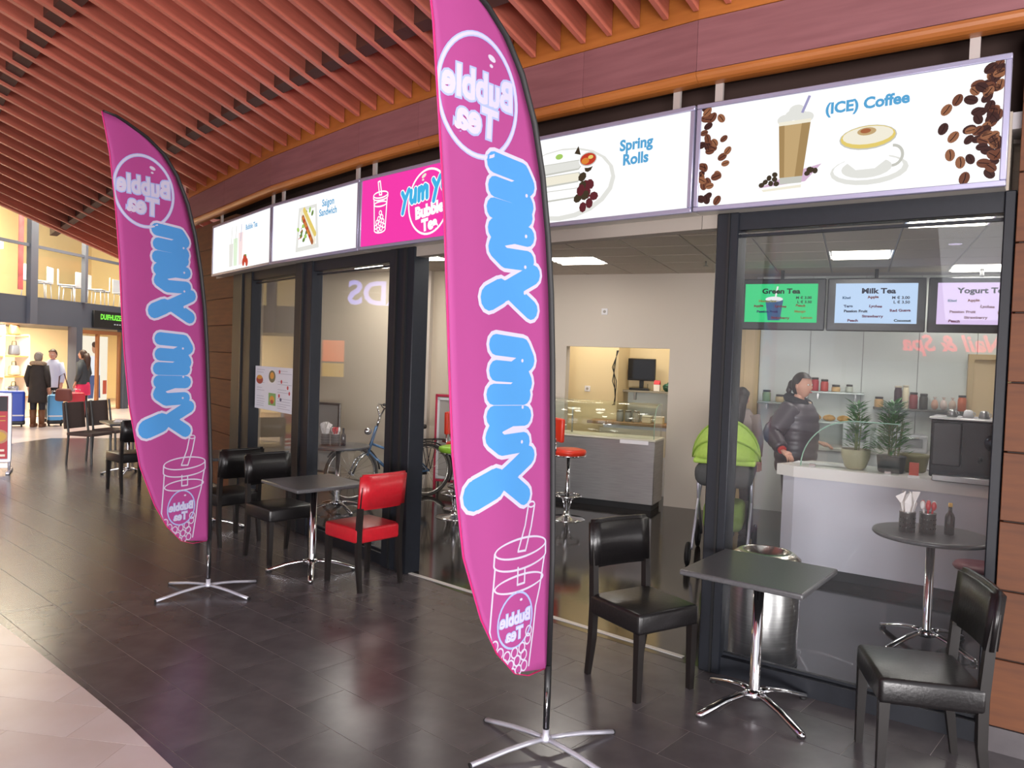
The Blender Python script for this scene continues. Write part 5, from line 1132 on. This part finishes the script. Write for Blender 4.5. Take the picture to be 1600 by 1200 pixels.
cb = MB(); cb.tube([(.10 * math.cos(a_) + .0, .105 * math.sin(a_), 1.50 + .035 * -math.cos(a_)) for a_ in [.45 + (2 * PI - .9) * k / 20 for k in range(21)]], .042, 10); cb.build('collar', M_fur, wm)
MB().add([(.195, -.004, .82), (.198, .004, .82), (.2, .004, 1.2), (.12, .004, 1.44), (.12, -.004, 1.44), (.2, -.004, 1.2)], [(0, 1, 2, 3, 4, 5)]).build('zip', M_steel, wm)
MB().tube([(.07, 0, 1.42), (.085, 0, 1.5)], [.07, .045], 12).build('pale_top', mat('cream_top', '#c4ad94', .8), wm)
pb = MB()
for s in (-1, 1): pb.tube([(0, s * .09, .86), (.01, s * .10, .5), (0, s * .10, .1)], [.115, .085, .06], 14)
pb.build('trousers', M_pants, wm); 
for s in (-1, 1): MB().rbox((.05, s * .105, .04), (.26, .095, .08), .03, 3).build('shoe', M_black, wm)
hr = MB()
def hf(p): x, y, z = p; k = 1.0; return (x, y, z)
M_h = Matrix.Translation((.035, 0, hz)) @ Matrix.Rotation(math.radians(-14), 4, 'Z')
def capf(p):
    x, y, z = p
    if x > -.05: lim = .52 - .0 * x; z = max(z, lim + .0 * x) if x > .25 else max(z, -.05 + .9 * (x + .05))
    return (x, y, z)
hr.ell((-.006, 0, .006), (.235 * .46, .235 * .375, .235 * .54), 26, 0, M_h, capf); hr.ell((-.115, 0, -.0), (.04, .04, .05), 12, 0, M_h); hr.tube([M_h @ Vector(p) for p in ((-.125, 0, 0), (-.15, 0, -.06), (-.13, 0, -.13))], [.03, .028, .012], 8)
hr.build('hair', M_hair, wm)
MB().tube([(.165, .05, .93), (.172, .06, .9), (.17, .055, .86)], .006, 6).build('zip_tag', M_white_pl, wm)
t = thing('wristband', 'red wristband on the hand of the woman in the quilted jacket', 'wristband', (0, 0, 0)); bpy.data.objects.remove(t)
MB().tube([(-.005, -.43, 1.052), (.018, -.448, 1.036)], .04, 14).build('red_cuff', mat('red_cuff', '#b5322c', .6), wm)

# second person, mostly hidden by the dark post
def simple_person(label, loc, rz, H_, coat, legs, hairc, coat_z=(.5, .83), hair_long=False, arm=None, extra=None, hood=None):
    k = H_ / 1.7; t = thing('person', label, 'person', loc, rz); S = lambda p: tuple(x * k for x in p)
    vs_ = [((0, 0, .93), (.11, .14)), ((0, 0, 1.15), (.10, .13)), ((0, 0, 1.34), (.11, .15)), ((-.01, 0, 1.40), (.06, .07)), ((0, 0, 1.48), .045), ((.01, 0, 1.54), .05),
           ((0, .14, 1.34), .04), ((-.03, .22, 1.12), .042), ((.06, .21, .9), .03), ((0, -.14, 1.34), .04), ((-.03, -.22, 1.12), .042), ((.06, -.21, .9), .03),
           ((0, .09, .86), .09), ((.01, .09, .47), .06), ((0, .09, .08), .04), ((.11, .09, .04), .035), ((0, -.09, .86), .09), ((.01, -.09, .47), .06), ((0, -.09, .08), .04), ((.11, -.09, .04), .035)]
    if arm: vs_[7], vs_[8] = (arm[0], .042), (arm[1], .03)
    o = skin('body', [(S(p), (tuple(q * k for q in r_) if isinstance(r_, tuple) else r_ * k)) for p, r_ in vs_], [(0, 1), (1, 2), (2, 3), (3, 4), (4, 5), (3, 6), (6, 7), (7, 8), (3, 9), (9, 10), (10, 11), (0, 12), (12, 13), (13, 14), (14, 15), (0, 16), (16, 17), (17, 18), (18, 19)], M_skin, t, 1)
    hb = head_mb(.225 * k, 0, S((.03, 0, 1.585)))
    for s, i in ((1, 8), (-1, 11)):
        w_ = Vector(S(vs_[i][0])); hh = hand_verts(w_, Vector(S(vs_[i][0])) - Vector(S(vs_[i - 1][0])), s, .5); hb.add(hh.v, hh.f, 0, True)
    join_mb(o, hb, [M_skin, M_lip, M_eye, M_iris])
    b = MB(); z0, z1 = coat_z; prof = []
    for i in range(13):
        f_ = i / 12; z = z0 * 1.7 + (1.47 - z0 * 1.7) * f_; w_ = .2 - .02 * math.sin(f_ * 3.1) - (.1 * max(0, f_ - .8) / .2)
        prof.append((w_ * k, z * k))
    b.lathe(prof, n=20, sx=.72); 
    for s, i in ((1, 7), (-1, 10)): b.tube([S((0, s * .15, 1.40)), S(vs_[i][0]), S(Vector(vs_[i + 1][0]).lerp(Vector(vs_[i][0]), .12))], [.075 * k, .062 * k, .045 * k], 10)
    b.build('coat', coat, t)
    b = MB()
    for s in (-1, 1): b.tube([S((0, s * .085, .88)), S((.01, s * .09, .47)), S((0, s * .09, .08))], [.1 * k, .07 * k, .052 * k], 10)
    b.build('trousers', legs[0], t)
    for s in (-1, 1):
        b = MB(); b.rbox(S((.04, s * .09, .04)), S((.24, .09, .08)), .02 * k, 2)
        if len(legs) > 1: b.tube([S((0, s * .09, .05)), S((0, s * .09, .40))], [.058 * k, .075 * k], 10)
        b.build('boot' if len(legs) > 1 else 'shoe', legs[-1], t)
    b = MB(); b.ell(S((.012, 0, 1.60)), S((.108, .09, .125)), 18, 0, None, lambda p: (p[0], p[1], max(p[2], (-.75 if p[0] < 0 else .35 + .5 * (p[0] - .2)) if p[0] < .95 else .6)))
    if hair_long: b.tube([S((-.06, 0, 1.62)), S((-.10, 0, 1.5)), S((-.11, 0, 1.32)), S((-.1, 0, 1.2))], [.075 * k, .085 * k, .07 * k, .03 * k], 10)
    b.build('hair', hairc, t)
    if hood: b = MB(); b.tube([S((.0 + .09 * math.cos(a_), .13 * math.sin(a_), 1.45 - .02 * math.cos(a_))) for a_ in [.6 + 5.1 * q / 14 for q in range(15)]], .05 * k, 8); b.build('fur_hood', hood, t)
    return t
M_dkcoat = mat('dark_coat', '#2b2523', .8, noise=.15); M_grey_top = mat('grey_top', '#8d7f7a', .85)
simple_person('person with dark curly hair standing behind the green pram, half hidden by the post', (2.50, 8.35, 0), math.radians(60), 1.58, M_grey_top, [M_pants, M_black], M_hair, (.5, .83), True)

# ------------------------------------------------------------------ green pram
M_lime = mat('lime_fabric', '#a9c95a', .7, noise=.06, nscale=30); M_limed = mat('lime_trim', '#8fae48', .7); M_dgrey = mat('dark_grey_fabric', '#4b4c4d', .8, noise=.1, nscale=40)
pr_ = thing('pram', 'pram with lime green hood and dark body behind the right window', 'pram', (2.04, 7.20, 0), math.radians(70))
# hood: quarter dome, opening towards the handle side (-X local is the hood end)
b = MB(); vv = []; ff = []; n1, n2 = 14, 18
for i in range(n1 + 1):
    th = PI * (.02 + .60 * i / n1)
    for j in range(n2 + 1):
        ph = PI * j / n2; r_ = .30 * (1 + .012 * math.cos(4 * th * 1.7)); y = r_ * math.cos(ph); rad = .33 * math.sin(ph)
        vv.append((-.04 - rad * math.cos(th), y, .95 + rad * math.sin(th) * 1.15))
for i in range(n1):
    for j in range(n2): ff.append((i * (n2 + 1) + j, i * (n2 + 1) + j + 1, (i + 1) * (n2 + 1) + j + 1, (i + 1) * (n2 + 1) + j))
b.add(vv, ff, 0, True); o = b.build('hood', M_lime, pr_); md = o.modifiers.new('t', 'SOLIDIFY'); md.thickness = .01
for th in (.18, .40, .62):
    a_ = PI * th; MB().tube([(-.04 - .335 * math.sin(PI * j / 16) * math.cos(a_), .305 * math.cos(PI * j / 16), .95 + .335 * math.sin(PI * j / 16) * math.sin(a_) * 1.15) for j in range(17)], .008, 6).build('hood_rib', M_limed, o)
MB().rbox((.10, 0, .82), (.84, .52, .22), .09, 4, fn=lambda v: (v.x, v.y * (1 + .15 * v.z), v.z)).build('carrycot', M_dgrey, pr_); MB().rbox((.12, 0, .945), (.80, .55, .05), .02, 3).build('cover', M_lime, pr_)
MB().rbox((.05, 0, .42), (.45, .36, .26), .06, 3).build('shopping_basket', mat('green_basket', '#7f9a4e', .8, noise=.2), pr_)
for s in (-1, 1):
    MB().tube([(-.42, s * .24, .16), (.0, s * .24, .55), (.35, s * .22, .98), (.52, s * .22, 1.05)], .014, 8).build('chassis_tube', M_alu, pr_); MB().tube([(.40, s * .24, .14), (.0, s * .24, .55), (-.1, s * .24, .74)], .014, 8).build('chassis_tube', M_alu, pr_)
    for x, r_ in ((-.42, .11), (.40, .14)):
        wl = MB().tube([(x + (r_ - .02) * math.cos(q * PI / 10), s * .27, r_ + (r_ - .02) * math.sin(q * PI / 10)) for q in range(21)], .02, 8, caps=False).build('wheel', M_rub, pr_); MB().tube([(x, s * .25, r_), (x, s * .29, r_)], r_ * .62, 14).build('hub', M_dgrey, wl)
MB().tube([(.52, -.22, 1.05), (.56, -.1, 1.06), (.56, .1, 1.06), (.52, .22, 1.05)], .016, 8).build('handle', M_black, pr_)

# ------------------------------------------------------------------ the mall side opposite: two-storey shop front running away on the left
LO = Vector((-11.5, 20.0)); LE = Vector((.0995, .995)); LN = Vector((.995, -.0995)); LANG = math.atan2(LE.y, LE.x)
def lw(s, d, z=0.): p = LO + LE * s + LN * d; return Vector((p.x, p.y, z))        # d: towards the mall
def lbox(mb, s0, s1, d0, d1, z0, z1, mi=0): return mb.box(lw((s0 + s1) / 2, (d0 + d1) / 2, (z0 + z1) / 2), (s1 - s0, abs(d1 - d0), z1 - z0), mi, LANG)
M_slab = mat('slate_fascia', '#474c59', .55); M_mul = mat('slate_mullion', '#565a66', .5); M_cream = mat('cream_interior', '#e6cf9a', .8); M_cream2 = mat('bright_interior', '#f3e3c0', .8)
o = MB(); lbox(o, -8, 6, -3.6, .0, 2.26, 2.92); struct(o.build('wall_slab', M_slab), 'slate grey floor band above the luggage shop')
o = MB(); lbox(o, -8, 6, -3.7, -3.55, 0, 2.26); struct(o.build('wall_shop_back', M_cream2), 'bright back wall of the luggage shop')
o = MB(); lbox(o, -8, 6, -3.7, -3.55, 2.92, 6.4); lbox(o, -8, -7.9, -3.6, 0, 0, 6.4); lbox(o, 5.9, 6, -3.6, 0, 0, 6.4); struct(o.build('wall_upper_back', M_cream), 'cream wall of the upper floor behind the glass')
o = MB(); lbox(o, -16, 6, -3.7, .05, 6.3, 6.5); struct(o.build('ceiling_upper', M_cream2), 'ceiling of the upper floor across the mall')
o = MB(); lbox(o, -8, 6, -3.6, .0, .0, .02); struct(o.build('floor_luggage', mat('shop_floor', '#b89a80', .4)), 'pale floor of the luggage shop')
wn = sempty('window_4', 'upper floor glazing across the mall')
for s, w_ in ((-6.3, .22), (-4.2, .1), (-1.5, .24), (.42, .1), (2.6, .22), (4.8, .1)): lbox(MB(), s - w_ / 2, s + w_ / 2, -.02, .1, 2.92 if w_ < .2 else 2.26, 6.3).build('mullion', M_mul, wn)
for s0, s1 in ((-7.9, -6.41), (-6.19, -4.25), (-4.15, -1.62), (-1.38, .37), (.47, 2.49), (2.71, 4.75), (4.85, 5.9)):
    lbox(MB(), s0, s1, .0, .06, 4.10, 4.17).build('transom', M_mul, wn); lbox(MB(), s0, s1, .02, .03, 2.92, 4.10).build('pane', M_glass, wn); lbox(MB(), s0, s1, .02, .03, 4.17, 6.3).build('pane', M_glass, wn)
struct(lbox(MB(), 0, .24, -.1, .14, 0, 2.26).build('trim_8', M_slab), 'dark pillar between the luggage shop and the glass door'); struct(lbox(MB(), 2.1, 2.34, -.1, .12, 0, 2.26).build('trim_9', M_slab), 'dark jamb right of the glass door across the mall')
d3_ = sempty('door_3', 'wooden framed glass door across the mall'); M_dw = mat('door_wood', '#8a5630', .5)
for s0, s1, z0, z1 in ((.26, .34, 0, 2.2), (2.0, 2.08, 0, 2.2), (.34, 2.0, 2.1, 2.2), (1.02, 1.1, 0, 2.1)): lbox(MB(), s0, s1, -.04, .04, z0, z1).build('door_frame', M_dw, d3_)
lbox(MB(), .34, 1.02, -.006, .006, .02, 2.1).build('pane', M_glass, d3_); lbox(MB(), 1.1, 2.0, -.006, .006, .02, 2.1).build('pane', M_glass, d3_)
area('luggage_shop_lamps', lw(-2.5, -1.4, 2.2), lw(-2.5, -2.0, 0), 5, 800, (1, .86, .62), 1.6); area('doorway_lamps', lw(2.2, -1.4, 2.2), lw(2.2, -1.8, 0), 2.5, 320, (1, .85, .6), 1.6); area('upper_floor_lamps', lw(-1, -1.8, 6.2), lw(-1, -1.8, 2), 9, 1700, (1, .9, .68), 2.6)
# name sign on the band
t = thing('shop_sign', 'small black sign with green lit letters on the slate band', 'sign', lw(1.02, .03, 2.52), LANG)
MB().rbox((.5, -.03, 0), (1.5, .06, .46), .01, 1).build('plate', M_black, t)
A = Art(lambda x, y, l: (x, -.063 - .002 * l, y)); A.text('DUIFHUIZEN', .55, .0, .2, 0, 1, .006, 0, 0, .92); [A.line([(.62 + .12 * q, -.12), (.70 + .12 * q, -.12)], .03, 1, 1, False) for q in range(4)]; A.b.build('lettering', [lightbox('green_letters', '#7be04a', 1.4), lightbox('white_letters', '#d8d8d8', .6)], t)
# big poster in the doorway
t = thing('fashion_poster', 'tall bright poster of a figure in a white shirt and jeans in the glass doorway', 'poster', lw(1.15, -.5, .1), LANG); MB().box((.5, 0, .98), (1.2, .03, 1.95)).build('board', lightbox('poster_light', '#fff3dc', 1.0), t)
A = Art(lambda x, y, l: (x, -.016 - .001 * l, y)); A.disc(.5, 1.62, .11, .15, 0, 1); A.disc(.5, 1.72, .12, .08, 3, 2); A.poly([(.25, 1.4), (.75, 1.4), (.78, .85), (.25, .85)], 1, 1); A.poly([(.28, .85), (.76, .85), (.8, .2), (.55, .2), (.52, .6), (.48, .2), (.25, .2)], 2, 1); A.poly([(.9, .3), (1.08, .3), (1.08, .7), (.9, .7)], 4, 1); A.b.build('print', [lightbox('poster_skin', '#d79a78', .8), lightbox('poster_shirt', '#f4f4f8', 1.), lightbox('poster_jeans', '#5a6a9a', .7), lightbox('poster_hair', '#5a3a2a', .6), lightbox('poster_red', '#d8583a', .8)], t)
# shelving with bags
def rack(label, s, d, w, h, n):
    t = thing('shelf_rack', label, 'rack', lw(s, d, .02), LANG)
    for x in (-w / 2, w / 2): MB().box((x, 0, h / 2), (.04, .4, h)).build('upright', M_white_pl, t)
    for k in range(n): MB().box((0, 0, .35 + k * (h - .4) / (n - 1)), (w - .04, .4, .03)).build('shelf', mat('oak_shelf', '#b98a50', .5), t)
    return [.35 + k * (h - .4) / (n - 1) + .035 for k in range(n)]
def bagobj(label, s, d, z, c, w=.3, h=.24):
    t = thing('handbag', label, 'bag', lw(s, d, z), LANG, 'handbags in the luggage shop'); MB().rbox((0, 0, h / 2), (w, .14, h), .04, 3, fn=lambda v: (v.x * (1 - .25 * (v.z / h + .5)), v.y, v.z)).build('bag_body', mat('bag' + c, c, .5), t); MB().tube([(-w * .25, 0, h - .01), (-w * .2, 0, h + .1), (w * .2, 0, h + .1), (w * .25, 0, h - .01)], .01, 6).build('handle', mat('bagh', '#4a2c1c', .5), t)
zz = rack('open shelf rack with red handbags at the left of the luggage shop', -1.7, -1.3, 1.5, 2.0, 4); bc_ = ['#b8322a', '#7a4a2c', '#c9502f', '#a8743f', '#d0402c', '#5b3a28', '#c2402f', '#8a5a34', '#b53a2c', '#d08a4a', '#6a3a2a', '#c83c30']
pos = ['left', 'middle', 'right']; rw_ = ['bottom', 'second', 'third', 'top']
cn_ = {'#b8322a': 'red', '#7a4a2c': 'brown', '#c9502f': 'orange-red', '#a8743f': 'tan', '#d0402c': 'bright red', '#5b3a28': 'dark brown', '#c2402f': 'red', '#8a5a34': 'brown', '#b53a2c': 'red', '#d08a4a': 'light tan', '#6a3a2a': 'dark brown', '#c83c30': 'red'}
for i in range(4):
    for k in range(3): c = bc_[i * 3 + k]; bagobj(f'{cn_[c]} handbag, {pos[k]} on the {rw_[i]} shelf of the red bag rack', -2.15 + .46 * k, -1.3, zz[i] + .02, c)
zz = rack('pale shelf rack with light bags near the dark pillar', -.25, -1.6, 1.1, 2.0, 4); b2 = ['#cfc4b4', '#8a97a8', '#b89a7a', '#dad2c6', '#9a8a7a', '#5a6070', '#c4b8a4', '#a87a50']; c2 = ['cream', 'blue-grey', 'tan', 'white', 'taupe', 'slate', 'beige', 'brown']
for i in range(4):
    for k in range(2): bagobj(f'{c2[i * 2 + k]} bag on the {rw_[i]} shelf of the pale rack', -.5 + .5 * k, -1.6, zz[i] + .02, b2[i * 2 + k], .32, .26)
def suitcase(label, p, rz, c, sz):
    t = thing('suitcase', label, 'suitcase', (p[0], p[1], 0), rz, 'suitcases in front of the luggage shop'); w, d, h = sz; m_ = mat('case' + c, c, .35)
    MB().rbox((0, 0, h / 2 + .05), (d, w, h), .05, 3).build('shell', m_, t); MB().rbox((0, 0, .1), (d + .01, w + .01, .1), .03, 2).build('base', M_black, t); MB().rbox((d / 2 + .005, 0, h * .35), (.012, w * .9, .03), .004, 1).build('trim_band', M_white_pl, t)
    for sx in (-1, 1):
        for sy in (-1, 1): MB().tube([(sx * d * .3, sy * w * .38 - .015, .03), (sx * d * .3, sy * w * .38 + .015, .03)], .03, 10).build('wheel', M_rub, t)
    hd = MB().tube([(0, -w * .2, h + .03), (0, -w * .2, h + .12), (0, w * .2, h + .12), (0, w * .2, h + .03)], .01, 6).build('handle', M_chrome, t)
suitcase('large blue travel bag beside the person in the dark parka', (-10.66, 16.35), math.radians(-57), '#2547b0', (.50, .34, .72)); suitcase('light blue suitcase right of the person in the dark parka', (-10.02, 16.85), math.radians(-57), '#5aa2d8', (.3, .26, .64)); suitcase('red suitcase right of the light blue one', (-9.95, 17.55), math.radians(-57), '#c02636', (.34, .28, .66)); suitcase('dark blue suitcase at the far left of the shop front', (-11.35, 16.5), math.radians(-57), '#2b3558', (.4, .28, .6))
# shoppers
M_boot = mat('brown_boot', '#6b4226', .6); M_furb = mat('fur_trim', '#9a8670', .95, noise=.4, nscale=60); M_ghair = mat('grey_hair', '#8a8078', .6, noise=.2, nscale=40); M_tights = mat('dark_tights', '#1d1b22', .7); M_bhair = mat('brown_hair', '#3a2318', .5, noise=.3, nscale=50); M_wshirt = mat('pale_shirt', '#c9cfe4', .8); M_jk2 = mat('slate_jacket', '#2f353c', .7); M_pinksk = mat('pink_skirt', '#d02a5c', .7)
simple_person('person in a dark parka with fur hood and brown boots seen from behind', (-10.16, 16.45, 0), math.radians(100), 1.60, M_dkcoat, [M_tights, M_boot], M_ghair, (.33, .83), False, None, None, M_furb)
simple_person('person in a pale shirt with dark hair facing the parka wearer', (-10.62, 17.75, 0), math.radians(-80), 1.66, M_wshirt, [M_pants, M_black], M_bhair, (.48, .83))
pk = simple_person('woman with long brown hair, slate jacket and bright pink skirt', (-10.62, 19.0, 0), math.radians(178), 1.66, M_jk2, [M_tights, M_black], M_bhair, (.50, .83), True)
MB().lathe([(.19, .56), (.2, .6), (.185, .8), (.165, .92)], n=20, sx=.8).build('skirt', M_pinksk, pk)
t = thing('shoulder_bag', 'brown slouchy shoulder bag hanging at the side of the dark parka', 'bag', (-9.70, 16.62, .55), 0); MB().rbox((0, 0, .15), (.34, .14, .28), .06, 3, fn=lambda v: (v.x * (1 - .5 * v.z), v.y, v.z)).build('bag_body', mat('bag_brown', '#6d3b35', .6), t); MB().tube([(-.12, 0, .25), (-.1, 0, .55), (.0, 0, .62), (.1, 0, .3)], .012, 6).build('strap', mat('bag_strap', '#54302a', .6), t)
# upper floor: white chairs, tables and a counter seen through the glass
M_wc = mat('white_chair', '#e8e8ee', .4)
def wchair(label, s, d, rz):
    t = thing('white_chair', label, 'chair', lw(s, d, 2.92), LANG + rz, 'white chairs on the upper floor'); MB().rbox((0, 0, .45), (.42, .42, .03), .01, 2).build('seat', M_wc, t); MB().rbox((-.2, 0, .66), (.03, .4, .4), .012, 2).build('backrest', M_wc, t)
    for sx in (-1, 1):
        for sy in (-1, 1): MB().tube([(sx * .18, sy * .18, 0), (sx * .16, sy * .16, .44)], .012, 6).build('leg', M_wc, t)
ordn = ['first', 'second', 'third', 'fourth', 'fifth', 'sixth', 'seventh', 'eighth']
for k in range(8): wchair(f'{ordn[k]} white chair from the left behind the upper floor glass', -.7 + .62 * k, -.55 - .25 * (k % 2), .3 * (k % 3) + (PI / 2 if k % 2 else -PI / 2))
t = thing('upper_counter', 'white counter on the upper floor behind the glass', 'counter', lw(-.7, -2.6, 2.92), LANG); MB().rbox((0, 0, .5), (1.5, .6, 1.0), .02, 2).build('front', mat('pale_blue_front', '#c9d4dc', .5), t); MB().rbox((0, 0, 1.02), (1.6, .7, .05), .01, 1).build('top', M_wc, t)
t = thing('hanging_lamp', 'white rectangular lamp hanging over the upper counter', 'lamp', lw(-.3, -2.2, 4.35), LANG); MB().rbox((0, 0, 0), (.9, .3, .2), .02, 2).build('shade', lightbox('lamp_shade', '#fff4dc', 2.0), t); MB().tube([(0, 0, .1), (0, 0, 1.95)], .008, 6).build('cable', M_black, t)
for k, (s, c, lb_) in enumerate(((-2.6, '#b8405a', 'red banner hanging behind the upper floor glass'), (-2.2, '#9fc4b8', 'pale green banner hanging behind the upper floor glass'), (-1.2, '#c9585a', 'narrow red patterned banner beside the thick mullion'))):
    t = thing('hanging_banner', lb_, 'banner', lw(s, -.5, 3.1), LANG); MB().box((0, 0, 1.5), (.28 if k < 2 else .16, .02, 3.0)).build('cloth', mat('ban' + c, c, .8, noise=.4, nscale=4), t); MB().tube([(-.16, 0, 3.0), (.16, 0, 3.0)], .015, 6).build('rod', M_steel, t)
# shop front nearer on the same side, with the lit letters and the orange light box that the left window mirrors
o = MB(); lbox(o, -22, -8, -.3, .0, 0, 6.4); struct(o.build('wall_opposite', mat('taupe_front', '#77685c', .7)), 'shop front across the mall, left of the luggage shop')
o = MB(); lbox(o, -13.5, -8.2, .0, .06, 2.75, 3.75); struct(o.build('wall_opposite_band', mat('dark_band', '#3c3836', .6)), 'dark sign band across the mall')
t = thing('lit_letters', 'pale violet lit letters on the dark band across the mall', 'sign', lw(-10.3, .10, 3.0), LANG)
vv, ff = text2d('RDS', .78, .02, 'CENTER'); b = MB(); b.add([(x, -.03, y) for x, y in vv], ff); b.build('lettering', lightbox('violet_letters', '#a9a8ff', 7.), t); MB().box((0, .0, .28), (1.7, .04, .03)).build('rail', M_steel, t)
t = thing('lit_poster', 'orange light box poster across the mall', 'light box', lw(-9.28, .06, 1.25), LANG); MB().rbox((0, 0, .45), (.62, .1, .95), .01, 1).build('case', M_steel, t); MB().box((0, -.055, .62), (.54, .01, .5)).build('orange_panel', lightbox('poster_orange', '#ff7a3c', 4.), t); MB().box((0, -.055, .17), (.54, .01, .32)).build('yellow_panel', lightbox('poster_yellow', '#ffc84a', 2.6), t)
# kiosk behind the photographer with red letters, mirrored in the right window
kA = math.atan2(.64, -.77)
t = thing('kiosk_sign', 'pale kiosk front with red script letters behind the photographer', 'sign', (-5.49, -5.42, 0), kA)
MB().rbox((0, .1, 2.45), (4.2, .12, .8), .02, 1).build('sign_board', mat('kiosk_white', '#b9b2aa', .6), t); MB().rbox((0, .3, .5), (3.6, .5, 1.0), .02, 1).build('kiosk_counter', mat('kiosk_front', '#8b8078', .6), t)
for x in (-1.9, 1.9): MB().tube([(x, .25, 0), (x, .12, 2.1)], .04, 10).build('kiosk_post', M_steel, t)
vv, ff = text2d('Nail & Spa', .42, .012, 'CENTER', 3, .35); b = MB(); b.add([(-.0 + x * .95, .03, 2.27 + y) for x, y in vv], ff); b.build('lettering', lightbox('red_letters', '#ff2a44', 11.), t)
# far end of the mall
o = MB(); o.box((-4, 33.5, 4), (44, .3, 8)); struct(o.build('wall_far', mat('far_wall', '#b0a090', .8)), 'wall closing the mall in the distance')

# ------------------------------------------------------------------ pavement sign at the left edge
t = thing('pavement_sign', 'red menu pavement sign in a silver frame at the left edge', 'sign', (-7.2, 10.42, 0), math.radians(28))
MB().box((0, 0, .62), (.62, .02, .9)).build('panel', mat('menu_red', '#b02636', .5), t)
b = MB()
for x, z, dx, dz in ((0, 1.08, .70, .05), (0, .17, .70, .05), (-.33, .625, .05, .9), (.33, .625, .05, .9)): b.rbox((x, -.012, z), (dx, .03, dz), .008, 2)
b.build('frame', M_alu, t)
A = Art(lambda x, y, l: (x, -.011 - .0008 * l, y)); A.poly([(-.3, .85), (.3, .85), (.3, 1.05), (-.3, 1.05)], 2, 1); A.disc(.15, .95, .06, .05, 0, 2); A.disc(.2, .5, .12, .1, 3, 1); A.disc(.2, .5, .09, .07, 1, 2)
for y in (.78, .72): A.line([(-.1, y), (.28, y)], .012, 1, 1, False)
A.line([(.1, .31), (.27, .31)], .03, 0, 1, False); A.line([(.12, .24), (.28, .24)], .03, 0, 1, False); A.b.build('print', [mat('sign_cream', '#e8dccb', .6), mat('sign_gold', '#c9a24a', .6), mat('sign_dark', '#2f2a30', .6), mat('sign_tan', '#b98a68', .6)], t)
for s in (-1, 1): MB().tube([(s * .33, -.0, .17), (s * .33, -.0, .04)], .016, 8).build('leg', M_alu, t); MB().rbox((s * .33, 0, .02), (.05, .46, .035), .008, 1).build('foot', M_alu, t)
MB().box((0, .0, .1), (.62, .03, .06)).build('cross_bar', M_alu, t)
# things on the far table
bottle('yellow sauce bottle on the far left table', (-5.22, 10.62, .745), .035, .2, mat('yellow_plastic', '#e0b420', .4), mat('yellow_plastic', '#e0b420', .4))
t = thing('napkin_stack', 'loose white napkins on the far left table', 'napkin', (-5.45, 10.72, .745), .3)
for k in range(3): MB().box((.01 * k, .008 * k, .006 + .01 * k), (.16, .16, .009), 0, .25 * k).build('napkin', mat('napkin_white', '#efe9e6', .8), t)
